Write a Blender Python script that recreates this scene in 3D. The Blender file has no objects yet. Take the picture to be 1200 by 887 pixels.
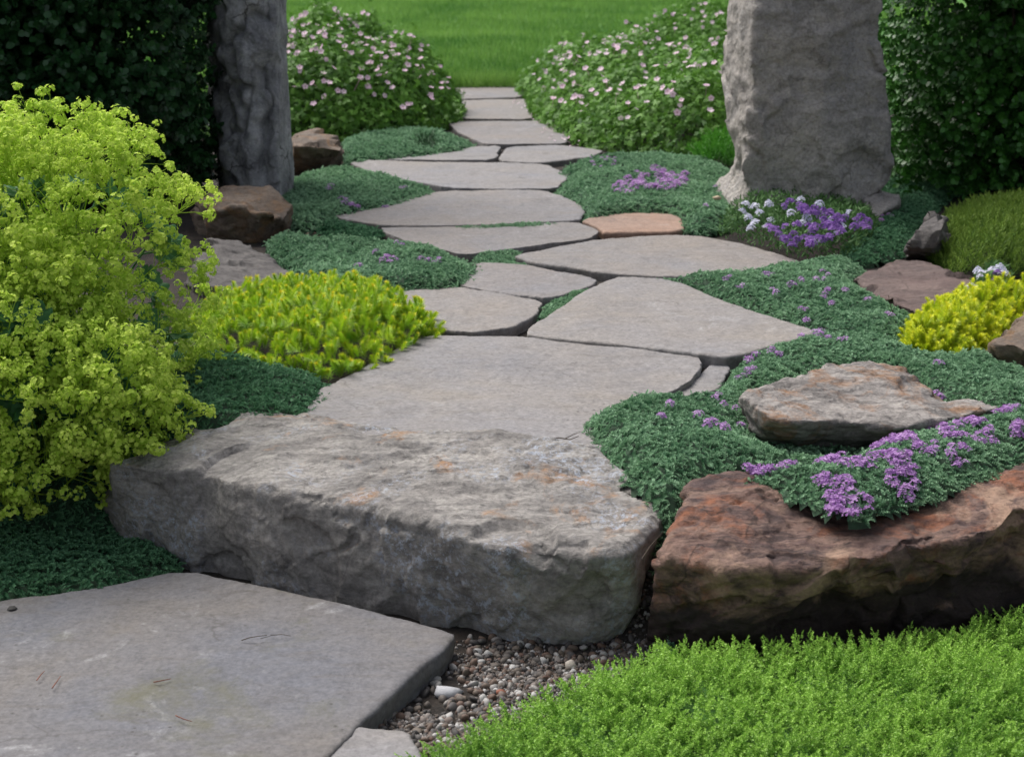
import bpy, math, random
import numpy as np
from mathutils import Vector

# ---------------------------------------------------------------- camera, light, exposure
SC = bpy.context.scene
COL = SC.collection
R = math.radians
PITCH, CAM_H, FPX = R(15.2), 0.8, 1903.0

cam = bpy.data.cameras.new('camera')
camo = bpy.data.objects.new('camera', cam)
COL.objects.link(camo)
camo.location = (0, 0, CAM_H)
camo.rotation_euler = (R(90) - PITCH, 0, 0)
cam.sensor_width = 36.0
cam.lens = FPX / 1200.0 * 36.0
cam.clip_start, cam.clip_end = 0.05, 1000.0
cam.dof.use_dof = True
cam.dof.focus_distance = 2.7
cam.dof.aperture_fstop = 11.0
SC.camera = camo

SUN_EL, SUN_AZ = R(56), R(-46)          # from behind the scene, a little to the left
world = bpy.data.worlds.new('World')
SC.world = world
world.use_nodes = True
wn = world.node_tree
sky = wn.nodes.new('ShaderNodeTexSky')
sky.sky_type = 'NISHITA'
sky.sun_disc = False
sky.sun_elevation = SUN_EL
sky.sun_rotation = SUN_AZ
sky.air_density = 1.0
sky.dust_density = 4.0
sky.ozone_density = 1.0
hs = wn.nodes.new('ShaderNodeHueSaturation')
hs.inputs['Saturation'].default_value = 0.45
wn.links.new(sky.outputs['Color'], hs.inputs['Color'])
wn.links.new(hs.outputs['Color'], wn.nodes['Background'].inputs['Color'])
wn.nodes['Background'].inputs['Strength'].default_value = 0.06
sl = bpy.data.lights.new('sun', 'SUN')
slo = bpy.data.objects.new('sun', sl)
COL.objects.link(slo)
sl.energy, sl.angle, sl.color = 1.5, R(38), (1.0, 0.97, 0.92)
sdir = Vector((math.sin(SUN_AZ) * math.cos(SUN_EL), math.cos(SUN_AZ) * math.cos(SUN_EL), math.sin(SUN_EL)))
slo.location = (-4, 5, 8)
slo.rotation_euler = sdir.to_track_quat('Z', 'Y').to_euler()
SC.view_settings.view_transform = 'Standard'
SC.view_settings.look = 'None'
SC.view_settings.exposure = 1.35
SC.view_settings.gamma = 1.0
SC.view_settings.use_curve_mapping = False
SC.cycles.max_bounces = 6
SC.cycles.diffuse_bounces = 3
SC.cycles.transparent_max_bounces = 4
SC.cycles.use_denoising = True

# ---------------------------------------------------------------- helpers
rng = np.random.default_rng(11)
A = np.array


def P(px, py, z=0.0):
    """where a sight line meets the height z (surveying the place from the photo)"""
    u, v = (px - 600.0) / FPX, (443.5 - py) / FPX
    d = A([u, math.cos(PITCH) + v * math.sin(PITCH), -math.sin(PITCH) + v * math.cos(PITCH)])
    t = (z - CAM_H) / d[2]
    return A([d[0] * t, d[1] * t, z])


def PY(px, py, Y):
    """the point of a sight line at the distance Y"""
    u, v = (px - 600.0) / FPX, (443.5 - py) / FPX
    d = A([u, math.cos(PITCH) + v * math.sin(PITCH), -math.sin(PITCH) + v * math.cos(PITCH)])
    t = Y / d[1]
    return A([d[0] * t, Y, CAM_H + d[2] * t])


def hash3(ix, iy, iz, seed):
    with np.errstate(over='ignore'):
        h = (ix.astype(np.uint32) * np.uint32(374761393) + iy.astype(np.uint32) * np.uint32(668265263)
             + iz.astype(np.uint32) * np.uint32(2246822519) + np.uint32((seed * 3266489917) & 0xffffffff))
        h = (h ^ (h >> np.uint32(13))) * np.uint32(1274126177)
        h = (h ^ (h >> np.uint32(15))) * np.uint32(2654435761)
        h = h ^ (h >> np.uint32(16))
    return h.astype(np.float64) / 4294967295.0


def vnoise(p, seed=0):
    """value noise in -1..1"""
    i = np.floor(p).astype(np.int64)
    f = p - i
    f = f * f * (3 - 2 * f)
    out = 0
    for a in (0, 1):
        wx = f[:, 0] if a else 1 - f[:, 0]
        for b in (0, 1):
            wy = f[:, 1] if b else 1 - f[:, 1]
            for c in (0, 1):
                wz = f[:, 2] if c else 1 - f[:, 2]
                out = out + wx * wy * wz * hash3(i[:, 0] + a, i[:, 1] + b, i[:, 2] + c, seed)
    return out * 2 - 1


def fbm(p, freq, octv=4, seed=0, gain=0.5):
    s, a, tot = 0, 1.0, 0
    for k in range(octv):
        s = s + a * vnoise(p * freq + 17.3 * k, seed + k * 101)
        tot += a
        a *= gain
        freq *= 2.03
    return s / tot


def sm(a, b, x):
    t = np.clip((x - a) / (b - a), 0, 1)
    return t * t * (3 - 2 * t)


def ground_z(x, y):
    yf = np.interp(x, [-1.5, -0.5, 0.0, 0.15, 0.25, 0.4, 1.2], [2.52, 2.50, 2.40, 2.15, 2.12, 2.22, 2.36])
    g = -0.185 + (0.163) * sm(yf, yf + 0.17, y)
    p = np.stack([x, y, 0 * x], 1)
    return g + 0.006 * fbm(p, 6.0, 3, 5)


def mesh_np(name, V, Fs, smooth=False, v=None, h=None):
    """a mesh from numpy arrays; Fs is a list of (m,k) index arrays; v = value per face, h = value per vertex"""
    me = bpy.data.meshes.new(name)
    me.vertices.add(len(V))
    me.vertices.foreach_set('co', np.ascontiguousarray(V, dtype=np.float32).ravel())
    Fs = [f for f in Fs if len(f)]
    idx = np.concatenate([f.ravel() for f in Fs]).astype(np.int32)
    sizes = np.concatenate([np.full(len(f), f.shape[1]) for f in Fs]).astype(np.int32)
    me.loops.add(len(idx))
    me.loops.foreach_set('vertex_index', idx)
    me.polygons.add(len(sizes))
    st = np.zeros(len(sizes), np.int32)
    st[1:] = np.cumsum(sizes)[:-1]
    me.polygons.foreach_set('loop_start', st)
    if smooth:
        me.polygons.foreach_set('use_smooth', np.ones(len(sizes), bool))
    if v is not None:
        at = me.attributes.new('v', 'FLOAT', 'FACE')
        at.data.foreach_set('value', np.asarray(v, np.float32))
    if h is not None:
        at = me.attributes.new('h', 'FLOAT', 'POINT')
        at.data.foreach_set('value', np.asarray(h, np.float32))
    me.update(calc_edges=True)
    me.validate()
    return me


class Geo:
    """collects stamped shapes: verts, quads, tris with a value per face and per vertex"""

    def __init__(s):
        s.V, s.F, s.v, s.h, s.n = [], {3: [], 4: []}, {3: [], 4: []}, [], 0

    def add(s, V, F, v, h=None):
        F = np.asarray(F)
        s.V.append(V)
        s.F[F.shape[1]].append(F + s.n)
        s.v[F.shape[1]].append(np.broadcast_to(v, (len(F),)))
        s.h.append(np.zeros(len(V)) if h is None else h)
        s.n += len(V)

    def stamp(s, T, M, L, val):
        """T = template Geo-like (V, F, v, h); M (K,3,3); L (K,3); val (K,) added to the face values"""
        TV, TF, Tv, Th = T
        K = len(L)
        if K == 0:
            return
        V = np.einsum('kij,nj->kni', M, TV) + L[:, None, :]
        n = len(TV)
        F = (TF[None] + (np.arange(K) * n)[:, None, None]).reshape(-1, TF.shape[1])
        vv = (Tv[None] + val[:, None]).ravel()
        s.add(V.reshape(-1, 3), F, vv, np.tile(Th, K))

    def tmpl(s):
        k = 4 if s.F[4] else 3
        return (np.concatenate(s.V), np.concatenate(s.F[k]), np.concatenate(s.v[k]), np.concatenate(s.h))

    def mesh(s, name, smooth=False, off=(0, 0, 0)):
        V = np.concatenate(s.V) - A(off)
        Fs, vs = [], []
        for k in (3, 4):
            if s.F[k]:
                Fs.append(np.concatenate(s.F[k]))
                vs.append(np.concatenate(s.v[k]))
        return mesh_np(name, V, Fs, smooth, np.concatenate(vs), np.concatenate(s.h))


def unit(a):
    return a / np.maximum(np.linalg.norm(a, axis=-1, keepdims=True), 1e-9)


def frames(d, up, scale):
    """matrices whose columns are side, d (local y), normal (local z)"""
    d = unit(d)
    x = unit(np.cross(d, up))
    z = np.cross(x, d)
    M = np.stack([x, d, z], axis=2)
    return M * np.asarray(scale)[:, None, None]


def rand_dirs(n):
    return unit(rng.normal(size=(n, 3)))


def link(name, me, mat=None, parent=None, loc=None):
    o = bpy.data.objects.new(name, me)
    COL.objects.link(o)
    if mat is not None and me is not None:
        me.materials.clear()
        me.materials.append(mat)
    if parent is not None:
        o.parent = parent
    if loc is not None:
        o.location = loc
    return o


def tag(o, label, cat, group=None):
    o['label'] = label
    o['category'] = cat
    if group:
        o['group'] = group
    return o


def setting(o, kind='structure', label=None):
    o['kind'] = kind
    if label:
        o['label'] = label
    return o


def thing(name, loc, label, cat, group=None):
    o = bpy.data.objects.new(name, None)
    COL.objects.link(o)
    o.empty_display_size = 0.05
    o.location = loc
    return tag(o, label, cat, group)


# polygons -------------------------------------------------------------------------------
def poly_px(pts, z=0.0):
    return A([P(p[0], p[1], p[2] if len(p) > 2 else z) for p in pts])


def chaikin(p, k=1, w=0.22):
    for _ in range(k):
        q = np.roll(p, -1, 0)
        p = np.stack([p * (1 - w) + q * w, p * w + q * (1 - w)], 1).reshape(-1, p.shape[1])
    return p


def resample(p, step):
    out = []
    for i in range(len(p)):
        a, b = p[i], p[(i + 1) % len(p)]
        n = max(1, int(np.linalg.norm(b - a) / step))
        for k in range(n):
            out.append(a + (b - a) * k / n)
    return A(out)


def inside(poly, x, y):
    r = np.zeros(len(x), bool)
    n = len(poly)
    for i in range(n):
        x0, y0 = poly[i][:2]
        x1, y1 = poly[(i + 1) % n][:2]
        if y0 == y1:
            continue
        c = ((y0 > y) != (y1 > y)) & (x < (x1 - x0) * (y - y0) / (y1 - y0) + x0)
        r ^= c
    return r


def edge_dist(poly, x, y):
    d = np.full(len(x), 1e9)
    n = len(poly)
    q = np.stack([x, y], 1)
    for i in range(n):
        a, b = poly[i][:2], poly[(i + 1) % n][:2]
        ab = b - a
        t = np.clip(((q - a) @ ab) / max(ab @ ab, 1e-12), 0, 1)
        d = np.minimum(d, np.linalg.norm(q - (a + t[:, None] * ab), axis=1))
    return d


def sample_poly(poly, n):
    lo, hi = poly[:, :2].min(0), poly[:, :2].max(0)
    xs, ys = [], []
    area = (hi - lo).prod()
    tot = 0
    while tot < n:
        p = rng.uniform(lo, hi, size=(max(n * 2, 1000), 2))
        m = inside(poly, p[:, 0], p[:, 1])
        xs.append(p[m, 0])
        ys.append(p[m, 1])
        tot += m.sum()
    return np.concatenate(xs)[:n], np.concatenate(ys)[:n]


def poly_area(p):
    x, y = p[:, 0], p[:, 1]
    return abs(np.dot(x, np.roll(y, -1)) - np.dot(y, np.roll(x, -1))) / 2


# ---------------------------------------------------------------- materials
class NT:
    def __init__(s, name):
        s.m = bpy.data.materials.new(name)
        s.m.use_nodes = True
        s.t = s.m.node_tree
        s.b = s.t.nodes['Principled BSDF']
        s.out = s.t.nodes['Material Output']

    def n(s, typ, **kw):
        nd = s.t.nodes.new('ShaderNode' + typ)
        for k, v in kw.items():
            setattr(nd, k, v)
        return nd

    def l(s, a, b):
        s.t.links.new(a, b)

    def setin(s, sock, v):
        if hasattr(v, 'is_output') or isinstance(v, bpy.types.NodeSocket):
            s.l(v, sock)
        else:
            sock.default_value = v

    def ramp(s, fac, stops):
        r = s.n('ValToRGB')
        e = r.color_ramp.elements
        while len(e) < len(stops):
            e.new(0.5)
        for i, (p, c) in enumerate(stops):
            e[i].position = p
            e[i].color = (*c, 1) if not isinstance(c, (int, float)) else (c, c, c, 1)
        s.l(fac, r.inputs[0])
        return r.outputs[0]

    def mix(s, fac, a, b, blend='MIX'):
        m = s.n('MixRGB', blend_type=blend)
        s.setin(m.inputs[0], fac)
        s.setin(m.inputs[1], a if not isinstance(a, tuple) else (*a, 1))
        s.setin(m.inputs[2], b if not isinstance(b, tuple) else (*b, 1))
        return m.outputs[0]

    def math(s, op, a, b=0.0):
        m = s.n('Math', operation=op)
        s.setin(m.inputs[0], a)
        s.setin(m.inputs[1], b)
        return m.outputs[0]

    def coords(s, scale=(1, 1, 1), rot=(0, 0, 0)):
        tc = s.n('TexCoord')
        oi = s.n('ObjectInfo')
        mul = s.math('MULTIPLY', oi.outputs['Random'], 37.0)
        add = s.n('VectorMath', operation='ADD')
        s.l(tc.outputs['Object'], add.inputs[0])
        s.l(mul, add.inputs[1])
        mp = s.n('Mapping')
        mp.inputs['Scale'].default_value = scale
        mp.inputs['Rotation'].default_value = rot
        s.l(add.outputs[0], mp.inputs['Vector'])
        return mp.outputs[0]

    def noise(s, co, scale, detail=6.0, rough=0.6, dist=0.0):
        n = s.n('TexNoise')
        n.inputs['Scale'].default_value = scale
        n.inputs['Detail'].default_value = detail
        n.inputs['Roughness'].default_value = rough
        n.inputs['Distortion'].default_value = dist
        s.l(co, n.inputs['Vector'])
        return n.outputs['Fac']

    def voro(s, co, scale, feature='F1'):
        n = s.n('TexVoronoi', feature=feature)
        n.inputs['Scale'].default_value = scale
        s.l(co, n.inputs['Vector'])
        return n.outputs['Distance']

    def bump(s, height, strength=0.4, dist=0.01, prev=None):
        b = s.n('Bump')
        b.inputs['Strength'].default_value = strength
        b.inputs['Distance'].default_value = dist
        s.l(height, b.inputs['Height'])
        if prev is not None:
            s.l(prev, b.inputs['Normal'])
        return b.outputs[0]


def leaf_mat(name, lo, hi, tip=None, rough=0.5, spec=0.3, trans=0.25, jitter=0.0):
    """leaf colour from the face value v, with another colour towards the shoot tips h"""
    m = NT(name)
    at = m.n('Attribute', attribute_name='v')
    fac = at.outputs['Fac']
    if jitter:
        oi = m.n('ObjectInfo')
        j = m.math('MULTIPLY', m.math('SUBTRACT', oi.outputs['Random'], 0.5), jitter)
        fac = m.math('ADD', fac, j)
    c = m.ramp(fac, [(0.0, lo), (1.0, hi)])
    if tip:
        ah = m.n('Attribute', attribute_name='h')
        c = m.mix(ah.outputs['Fac'], c, tip)
    m.l(c, m.b.inputs['Base Color'])
    m.b.inputs['Roughness'].default_value = rough
    m.b.inputs['Specular IOR Level'].default_value = spec
    if trans:
        tr = m.n('BsdfTranslucent')
        m.l(c, tr.inputs['Color'])
        mx = m.n('MixShader')
        mx.inputs[0].default_value = trans
        m.l(m.b.outputs[0], mx.inputs[1])
        m.l(tr.outputs[0], mx.inputs[2])
        m.l(mx.outputs[0], m.out.inputs['Surface'])
    return m.m


def slab_mat(name, base, warm, cool, rough=0.75, lime_amt=0.5, moss=0.0, lime_at=0.60):
    m = NT(name)
    co = m.coords()
    big = m.noise(co, 3.5, 5, 0.6, 0.4)
    mid = m.noise(co, 14, 6, 0.65, 0.6)
    fine = m.noise(co, 140, 4, 0.7)
    streak = m.noise(m.coords((3, 14, 3), (0, 0, 0.3)), 3.0, 6, 0.65, 0.5)
    c = m.mix(m.ramp(big, [(0.35, 0.0), (0.65, 1.0)]), cool, warm)
    c = m.mix(m.ramp(mid, [(0.3, 0.0), (0.7, 0.75)]), c, base)
    c = m.mix(m.ramp(streak, [(0.52, 0.0), (0.72, 0.55)]), c, tuple(x * 0.68 for x in warm))
    c = m.mix(m.ramp(m.noise(co, 2.2, 5, 0.65, 0.8), [(0.55, 0.0), (0.68, 0.35)]), c, tuple(x * 0.62 for x in cool))
    oi = m.n('ObjectInfo')
    tint = m.ramp(oi.outputs['Random'], [(0.0, (0.43, 0.435, 0.465)), (0.5, (0.49, 0.49, 0.495)), (1.0, (0.54, 0.52, 0.50))])
    c = m.mix(0.6, c, tint, 'OVERLAY')
    grit = m.ramp(m.noise(co, 55, 6, 0.8, 0.3), [(0.3, 0.30), (0.7, 0.70)])
    c = m.mix(0.45, c, grit, 'OVERLAY')
    c = m.mix(0.65, c, m.ramp(fine, [(0.25, 0.28), (0.75, 0.72)]), 'OVERLAY')
    # lime bloom and dark pits
    lime = m.math('MULTIPLY', m.ramp(m.noise(co, 6, 6, 0.7, 1.0), [(lime_at, 0.0), (lime_at + 0.1, 1.0)]),
                  m.ramp(m.noise(co, 38, 6, 0.75, 0.2), [(0.44, 0.0), (0.66, lime_amt)]))
    c = m.mix(lime, c, (0.52, 0.52, 0.53))
    if moss:
        c = m.mix(m.ramp(m.noise(co, 4.5, 7, 0.7, 0.5), [(0.54, 0.0), (0.72, moss)]), c, (0.12, 0.115, 0.06))
    # soft dark weather stains and a few hairline flaws
    c = m.mix(m.ramp(m.noise(co, 7, 8, 0.75, 1.5), [(0.56, 0.0), (0.72, 0.55)]), c, (0.10, 0.092, 0.09))
    fl = m.n('TexVoronoi', feature='DISTANCE_TO_EDGE')
    fl.inputs['Scale'].default_value = 3.2
    wv = m.n('VectorMath', operation='ADD')
    nz = m.n('TexNoise')
    nz.inputs['Scale'].default_value = 9
    nz.inputs['Detail'].default_value = 5
    m.l(co, nz.inputs['Vector'])
    m.l(co, wv.inputs[0])
    sc = m.n('VectorMath', operation='SCALE')
    sc.inputs['Scale'].default_value = 0.16
    m.l(nz.outputs['Color'], sc.inputs[0])
    m.l(sc.outputs[0], wv.inputs[1])
    m.l(wv.outputs[0], fl.inputs['Vector'])
    flaw = m.math('MULTIPLY', m.ramp(fl.outputs['Distance'], [(0.0, 1.0), (0.012, 0.0)]), m.ramp(m.noise(co, 5, 3), [(0.54, 0.0), (0.66, 0.5)]))
    c = m.mix(flaw, c, (0.06, 0.052, 0.048))
    pit = m.math('MULTIPLY', m.ramp(m.voro(co, 60), [(0.08, 1.0), (0.2, 0.0)]),
                 m.ramp(m.noise(co, 9, 4), [(0.52, 0.0), (0.62, 1.0)]))
    c = m.mix(m.math('MULTIPLY', pit, 0.75), c, (0.05, 0.045, 0.042))
    m.l(c, m.b.inputs['Base Color'])
    m.b.inputs['Roughness'].default_value = rough
    m.b.inputs['Specular IOR Level'].default_value = 0.3
    b1 = m.bump(mid, 0.35, 0.012)
    b2 = m.bump(m.noise(co, 70, 6, 0.7), 0.35, 0.004, b1)
    lev = m.math('DIVIDE', m.math('FLOOR', m.math('MULTIPLY', m.noise(co, 2.6, 7, 0.6, 0.5), 9.0)), 9.0)
    b2 = m.bump(lev, 0.7, 0.012, b2)
    b3 = m.bump(pit, -0.5, 0.003, b2)
    m.l(b3, m.b.inputs['Normal'])
    return m.m


def rock_mat(name, base, dark, light, rust=None, rust_amt=0.0, strata=(3, 3, 22), rot=(0, 0, 0), lichen=0.0, moss=0.0, freckle=0.5, stain=None, patch=None, layer=0.0, crack=0.0, chisel=0.0, streak=0.0, rust_up=False):
    m = NT(name)
    co = m.coords()
    cs = m.coords(strata, rot)
    big = m.noise(co, 5, 6, 0.6, 0.5)
    st = m.noise(cs, 2.2, 7, 0.7, 0.7)
    fine = m.noise(co, 120, 5, 0.75)
    c = m.mix(m.ramp(big, [(0.32, 0.0), (0.66, 1.0)]), dark, base)
    c = m.mix(m.ramp(st, [(0.42, 0.0), (0.68, 0.85)]), c, light)
    c = m.mix(m.ramp(m.noise(cs, 5.0, 6, 0.7, 0.3), [(0.28, 0.75), (0.42, 0.0)]), c, tuple(x * 0.6 for x in dark))
    if streak:
        sk = m.noise(m.coords((6, 20, 20), (0.35, 0.1, 0.32)), 1.6, 7, 0.7, 0.8)
        c = m.mix(m.ramp(sk, [(0.40, streak), (0.50, 0.0)]), c, tuple(x * 0.55 for x in dark))
        c = m.mix(m.ramp(sk, [(0.56, 0.0), (0.66, streak * 0.8)]), c, light)
    if rust:
        r = m.math('MULTIPLY', m.ramp(m.noise(co, 7.5, 6, 0.65, 1.2), [(0.62 - 0.25 * rust_amt, 0.0), (0.70 - 0.2 * rust_amt, 0.9)]),
                   m.ramp(m.noise(cs, 7, 5, 0.7), [(0.35, 0.15), (0.6, 1.0)]))
        if rust_up:
            gn = m.n('NewGeometry')
            sz = m.n('SeparateXYZ')
            m.l(gn.outputs['Normal'], sz.inputs[0])
            r = m.math('MULTIPLY', r, m.ramp(sz.outputs['Z'], [(0.45, 0.0), (0.75, 1.0)]))
        c = m.mix(r, c, rust)
    if patch:
        c = m.mix(m.ramp(m.noise(co, 5.5, 5, 0.6, 0.8), [(0.54, 0.0), (0.60, 0.9)]), c, patch)
    if stain:
        # dark iron crust over the lower broken faces, with a ragged edge
        tc = m.n('TexCoord')
        sx = m.n('SeparateXYZ')
        m.l(tc.outputs['Object'], sx.inputs[0])
        zz = m.math('ADD', sx.outputs['Z'], m.math('MULTIPLY', m.math('SUBTRACT', m.noise(co, 6, 5, 0.6, 0.6), 0.5), 0.20))
        mr = m.n('MapRange')
        m.l(zz, mr.inputs['Value'])
        mr.inputs['From Min'].default_value = stain[1]
        mr.inputs['From Max'].default_value = stain[2]
        mr.inputs['To Min'].default_value = 0.92
        mr.inputs['To Max'].default_value = 0.0
        c = m.mix(mr.outputs[0], c, stain[0])
    c = m.mix(freckle, c, m.ramp(fine, [(0.25, 0.25), (0.75, 0.75)]), 'OVERLAY')
    if lichen:
        li = m.math('MULTIPLY', m.ramp(m.noise(co, 6.0, 3, 0.5, 0.3), [(0.50, 0.0), (0.60, 1.0)]),
                    m.ramp(m.noise(co, 95, 4, 0.8), [(0.50, 0.0), (0.62, lichen)]))
        c = m.mix(li, c, (0.42, 0.45, 0.52))
    if moss:
        mo = m.ramp(m.noise(co, 9, 6, 0.7, 0.6), [(0.58, 0.0), (0.72, moss)])
        c = m.mix(mo, c, (0.10, 0.11, 0.05))
    m.l(c, m.b.inputs['Base Color'])
    m.b.inputs['Roughness'].default_value = 0.8
    m.b.inputs['Specular IOR Level'].default_value = 0.25
    prev = None
    if chisel:
        prev = m.bump(m.noise(co, 34, 5, 0.65, 0.3), chisel, 0.02)
        prev = m.bump(m.voro(co, 45), 0.5 * chisel, 0.012, prev)
    if layer:
        ge = m.n('NewGeometry')
        sx2 = m.n('SeparateXYZ')
        m.l(ge.outputs['Normal'], sx2.inputs[0])
        up = m.ramp(sx2.outputs['Z'], [(0.25, 0.12), (0.7, 1.0)])
        f = m.math('MULTIPLY', m.noise(m.coords((2.2, 3.6, 6), (0.1, 0, 0.3)), 2.0, 9, 0.62, 0.6), 13.0)
        lev = m.math('DIVIDE', m.math('FLOOR', f), 13.0)
        fr = m.math('FRACT', f)
        edge = m.math('MULTIPLY', m.ramp(fr, [(0.0, 1.0), (0.10, 0.0)]), m.ramp(m.noise(co, 8, 4, 0.6), [(0.42, 0.0), (0.6, 0.8)]))
        edge = m.math('MULTIPLY', edge, up)
        c = m.mix(edge, c, tuple(x * 0.35 for x in dark))
        m.l(c, m.b.inputs['Base Color'])
        prev = m.bump(m.math('MULTIPLY', lev, up), layer, 0.045, prev)
    if crack:
        cw = m.n('VectorMath', operation='ADD')
        nz = m.n('TexNoise')
        nz.inputs['Scale'].default_value = 7
        nz.inputs['Detail'].default_value = 6
        m.l(co, nz.inputs['Vector'])
        sc = m.n('VectorMath', operation='SCALE')
        sc.inputs['Scale'].default_value = 0.22
        m.l(nz.outputs['Color'], sc.inputs[0])
        m.l(co, cw.inputs[0])
        m.l(sc.outputs[0], cw.inputs[1])
        vo = m.n('TexVoronoi', feature='DISTANCE_TO_EDGE')
        vo.inputs['Scale'].default_value = 5.0
        m.l(cw.outputs[0], vo.inputs['Vector'])
        ck = m.math('MULTIPLY', m.ramp(vo.outputs['Distance'], [(0.0, 1.0), (0.02, 0.0)]), m.ramp(m.noise(co, 4, 3), [(0.45, 0.0), (0.58, crack)]))
        c = m.mix(ck, c, (0.03, 0.026, 0.024))
        m.l(c, m.b.inputs['Base Color'])
        prev = m.bump(ck, -0.8, 0.008, prev)
    b1 = m.bump(st, 0.5, 0.02, prev)
    b2 = m.bump(m.noise(cs, 9, 7, 0.75), 0.5, 0.008, b1)
    b3 = m.bump(m.noise(co, 90, 6, 0.8), 0.7, 0.006, b2)
    m.l(b3, m.b.inputs['Normal'])
    return m.m


def soil_mat():
    m = NT('dark garden soil')
    co = m.coords()
    c = m.mix(m.ramp(m.noise(co, 25, 6, 0.7), [(0.35, 0.0), (0.7, 1.0)]), (0.012, 0.010, 0.009), (0.05, 0.037, 0.028))
    c = m.mix(m.ramp(m.voro(co, 150), [(0.1, 0.5), (0.35, 0.0)]), c, (0.09, 0.07, 0.055))
    m.l(c, m.b.inputs['Base Color'])
    m.b.inputs['Roughness'].default_value = 0.95
    m.l(m.bump(m.noise(co, 60, 7, 0.75), 0.9, 0.012), m.b.inputs['Normal'])
    return m.m


def plain_mat(name, col, rough=0.7, var=0.3, scale=40):
    m = NT(name)
    co = m.coords()
    c = m.mix(m.ramp(m.noise(co, scale, 5, 0.7), [(0.3, 0.0), (0.7, 1.0)]),
              tuple(x * (1 - var) for x in col), tuple(min(1, x * (1 + var)) for x in col))
    m.l(c, m.b.inputs['Base Color'])
    m.b.inputs['Roughness'].default_value = rough
    m.l(m.bump(m.noise(co, scale * 2, 5, 0.7), 0.3, 0.003), m.b.inputs['Normal'])
    return m.m


def petal_mat(name, a, b, rough=0.6):
    return leaf_mat(name, a, b, None, rough, 0.15, 0.3, 0.4)


M_SOIL = soil_mat()
M_SLAB = slab_mat('grey sandstone paving', (0.222, 0.212, 0.214), (0.232, 0.211, 0.192), (0.20, 0.20, 0.218))
M_SLABW = slab_mat('warm sandstone paving', (0.228, 0.210, 0.20), (0.24, 0.208, 0.18), (0.205, 0.20, 0.208))
M_PINK = slab_mat('pinkish sandstone paving', (0.30, 0.205, 0.16), (0.31, 0.195, 0.14), (0.27, 0.20, 0.165))
M_LOW = slab_mat('weathered grey paving', (0.16, 0.154, 0.157), (0.175, 0.156, 0.138), (0.135, 0.138, 0.157), lime_amt=0.6, moss=0.6, lime_at=0.565)
M_STEP = rock_mat('layered grey sandstone', (0.32, 0.295, 0.275), (0.18, 0.17, 0.165), (0.46, 0.43, 0.40), (0.36, 0.20, 0.10), 0.27,
                  (4, 9, 9), (0.1, 0, 0.25), lichen=1.0, layer=0.9, crack=0.3, freckle=0.8, rust_up=True, streak=0.35)
M_RUST = rock_mat('rust brown sandstone', (0.20, 0.118, 0.095), (0.085, 0.062, 0.064), (0.32, 0.21, 0.16), (0.30, 0.12, 0.065), 0.5,
                  (4, 10, 18), (0.2, 0.1, 0.35), freckle=0.7, layer=0.9, crack=0.6, stain=((0.042, 0.032, 0.032), 0.128, 0.142), patch=(0.36, 0.24, 0.175), streak=0.7)
M_TAN = rock_mat('pale banded sandstone', (0.34, 0.31, 0.29), (0.17, 0.155, 0.15), (0.48, 0.44, 0.41), (0.32, 0.18, 0.10), 0.5,
                 (4, 9, 30), (0.1, 0.0, 0.15), layer=0.6, crack=0.4, freckle=0.75, streak=0.6)
M_BROWN = rock_mat('brown field stone', (0.19, 0.14, 0.105), (0.10, 0.085, 0.075), (0.25, 0.20, 0.16), (0.22, 0.13, 0.07), 0.4, (4, 4, 9), layer=0.4, crack=0.6, freckle=0.7)
M_GREY = rock_mat('grey field stone', (0.14, 0.128, 0.125), (0.085, 0.078, 0.077), (0.19, 0.175, 0.165), None, 0, (4, 6, 14), layer=0.4, crack=0.5, freckle=0.7)
M_RED = rock_mat('dusky red flat stone', (0.155, 0.108, 0.10), (0.10, 0.08, 0.078), (0.21, 0.155, 0.14), None, 0, (3, 8, 10), (0, 0, 0.4), layer=0.5, crack=0.4)
M_PILLAR = rock_mat('grey standing stone', (0.42, 0.39, 0.36), (0.29, 0.272, 0.262), (0.50, 0.455, 0.41), None, 0, (5, 5, 7), lichen=0.25, chisel=0.8, crack=0.35, freckle=0.75)
M_PILLARB = rock_mat('blue grey standing stone', (0.34, 0.343, 0.36), (0.15, 0.15, 0.165), (0.52, 0.515, 0.53), None, 0, (5, 5, 4), chisel=0.5, crack=0.9, freckle=0.7)

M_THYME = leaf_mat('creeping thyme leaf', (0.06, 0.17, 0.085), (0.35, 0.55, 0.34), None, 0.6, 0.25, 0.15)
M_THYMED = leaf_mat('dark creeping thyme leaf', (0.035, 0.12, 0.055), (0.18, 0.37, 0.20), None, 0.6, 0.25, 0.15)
M_UNDER = plain_mat('matted stems', (0.02, 0.05, 0.024), 0.9, 0.5, 60)
M_LILAC = petal_mat('lilac thyme petal', (0.36, 0.17, 0.46), (0.68, 0.44, 0.76))
M_CARPET = leaf_mat('bright green stonecrop leaf', (0.08, 0.24, 0.022), (0.38, 0.62, 0.11), None, 0.45, 0.3, 0.2)
M_GOLD = leaf_mat('golden stonecrop leaf', (0.17, 0.42, 0.02), (0.62, 0.78, 0.05), (0.90, 0.66, 0.05), 0.45, 0.3, 0.25, 0.5)
M_GOLDR = leaf_mat('lemon stonecrop leaf', (0.30, 0.50, 0.02), (0.82, 0.86, 0.05), (0.92, 0.86, 0.08), 0.45, 0.3, 0.25, 0.5)
M_FROTH = leaf_mat('chartreuse floret', (0.33, 0.53, 0.04), (0.80, 0.93, 0.20), None, 0.6, 0.15, 0.42, 0.3)
M_MANTLE = leaf_mat('blue green lobed leaf', (0.05, 0.16, 0.06), (0.13, 0.30, 0.13), None, 0.55, 0.25, 0.15, 0.5)
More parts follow.
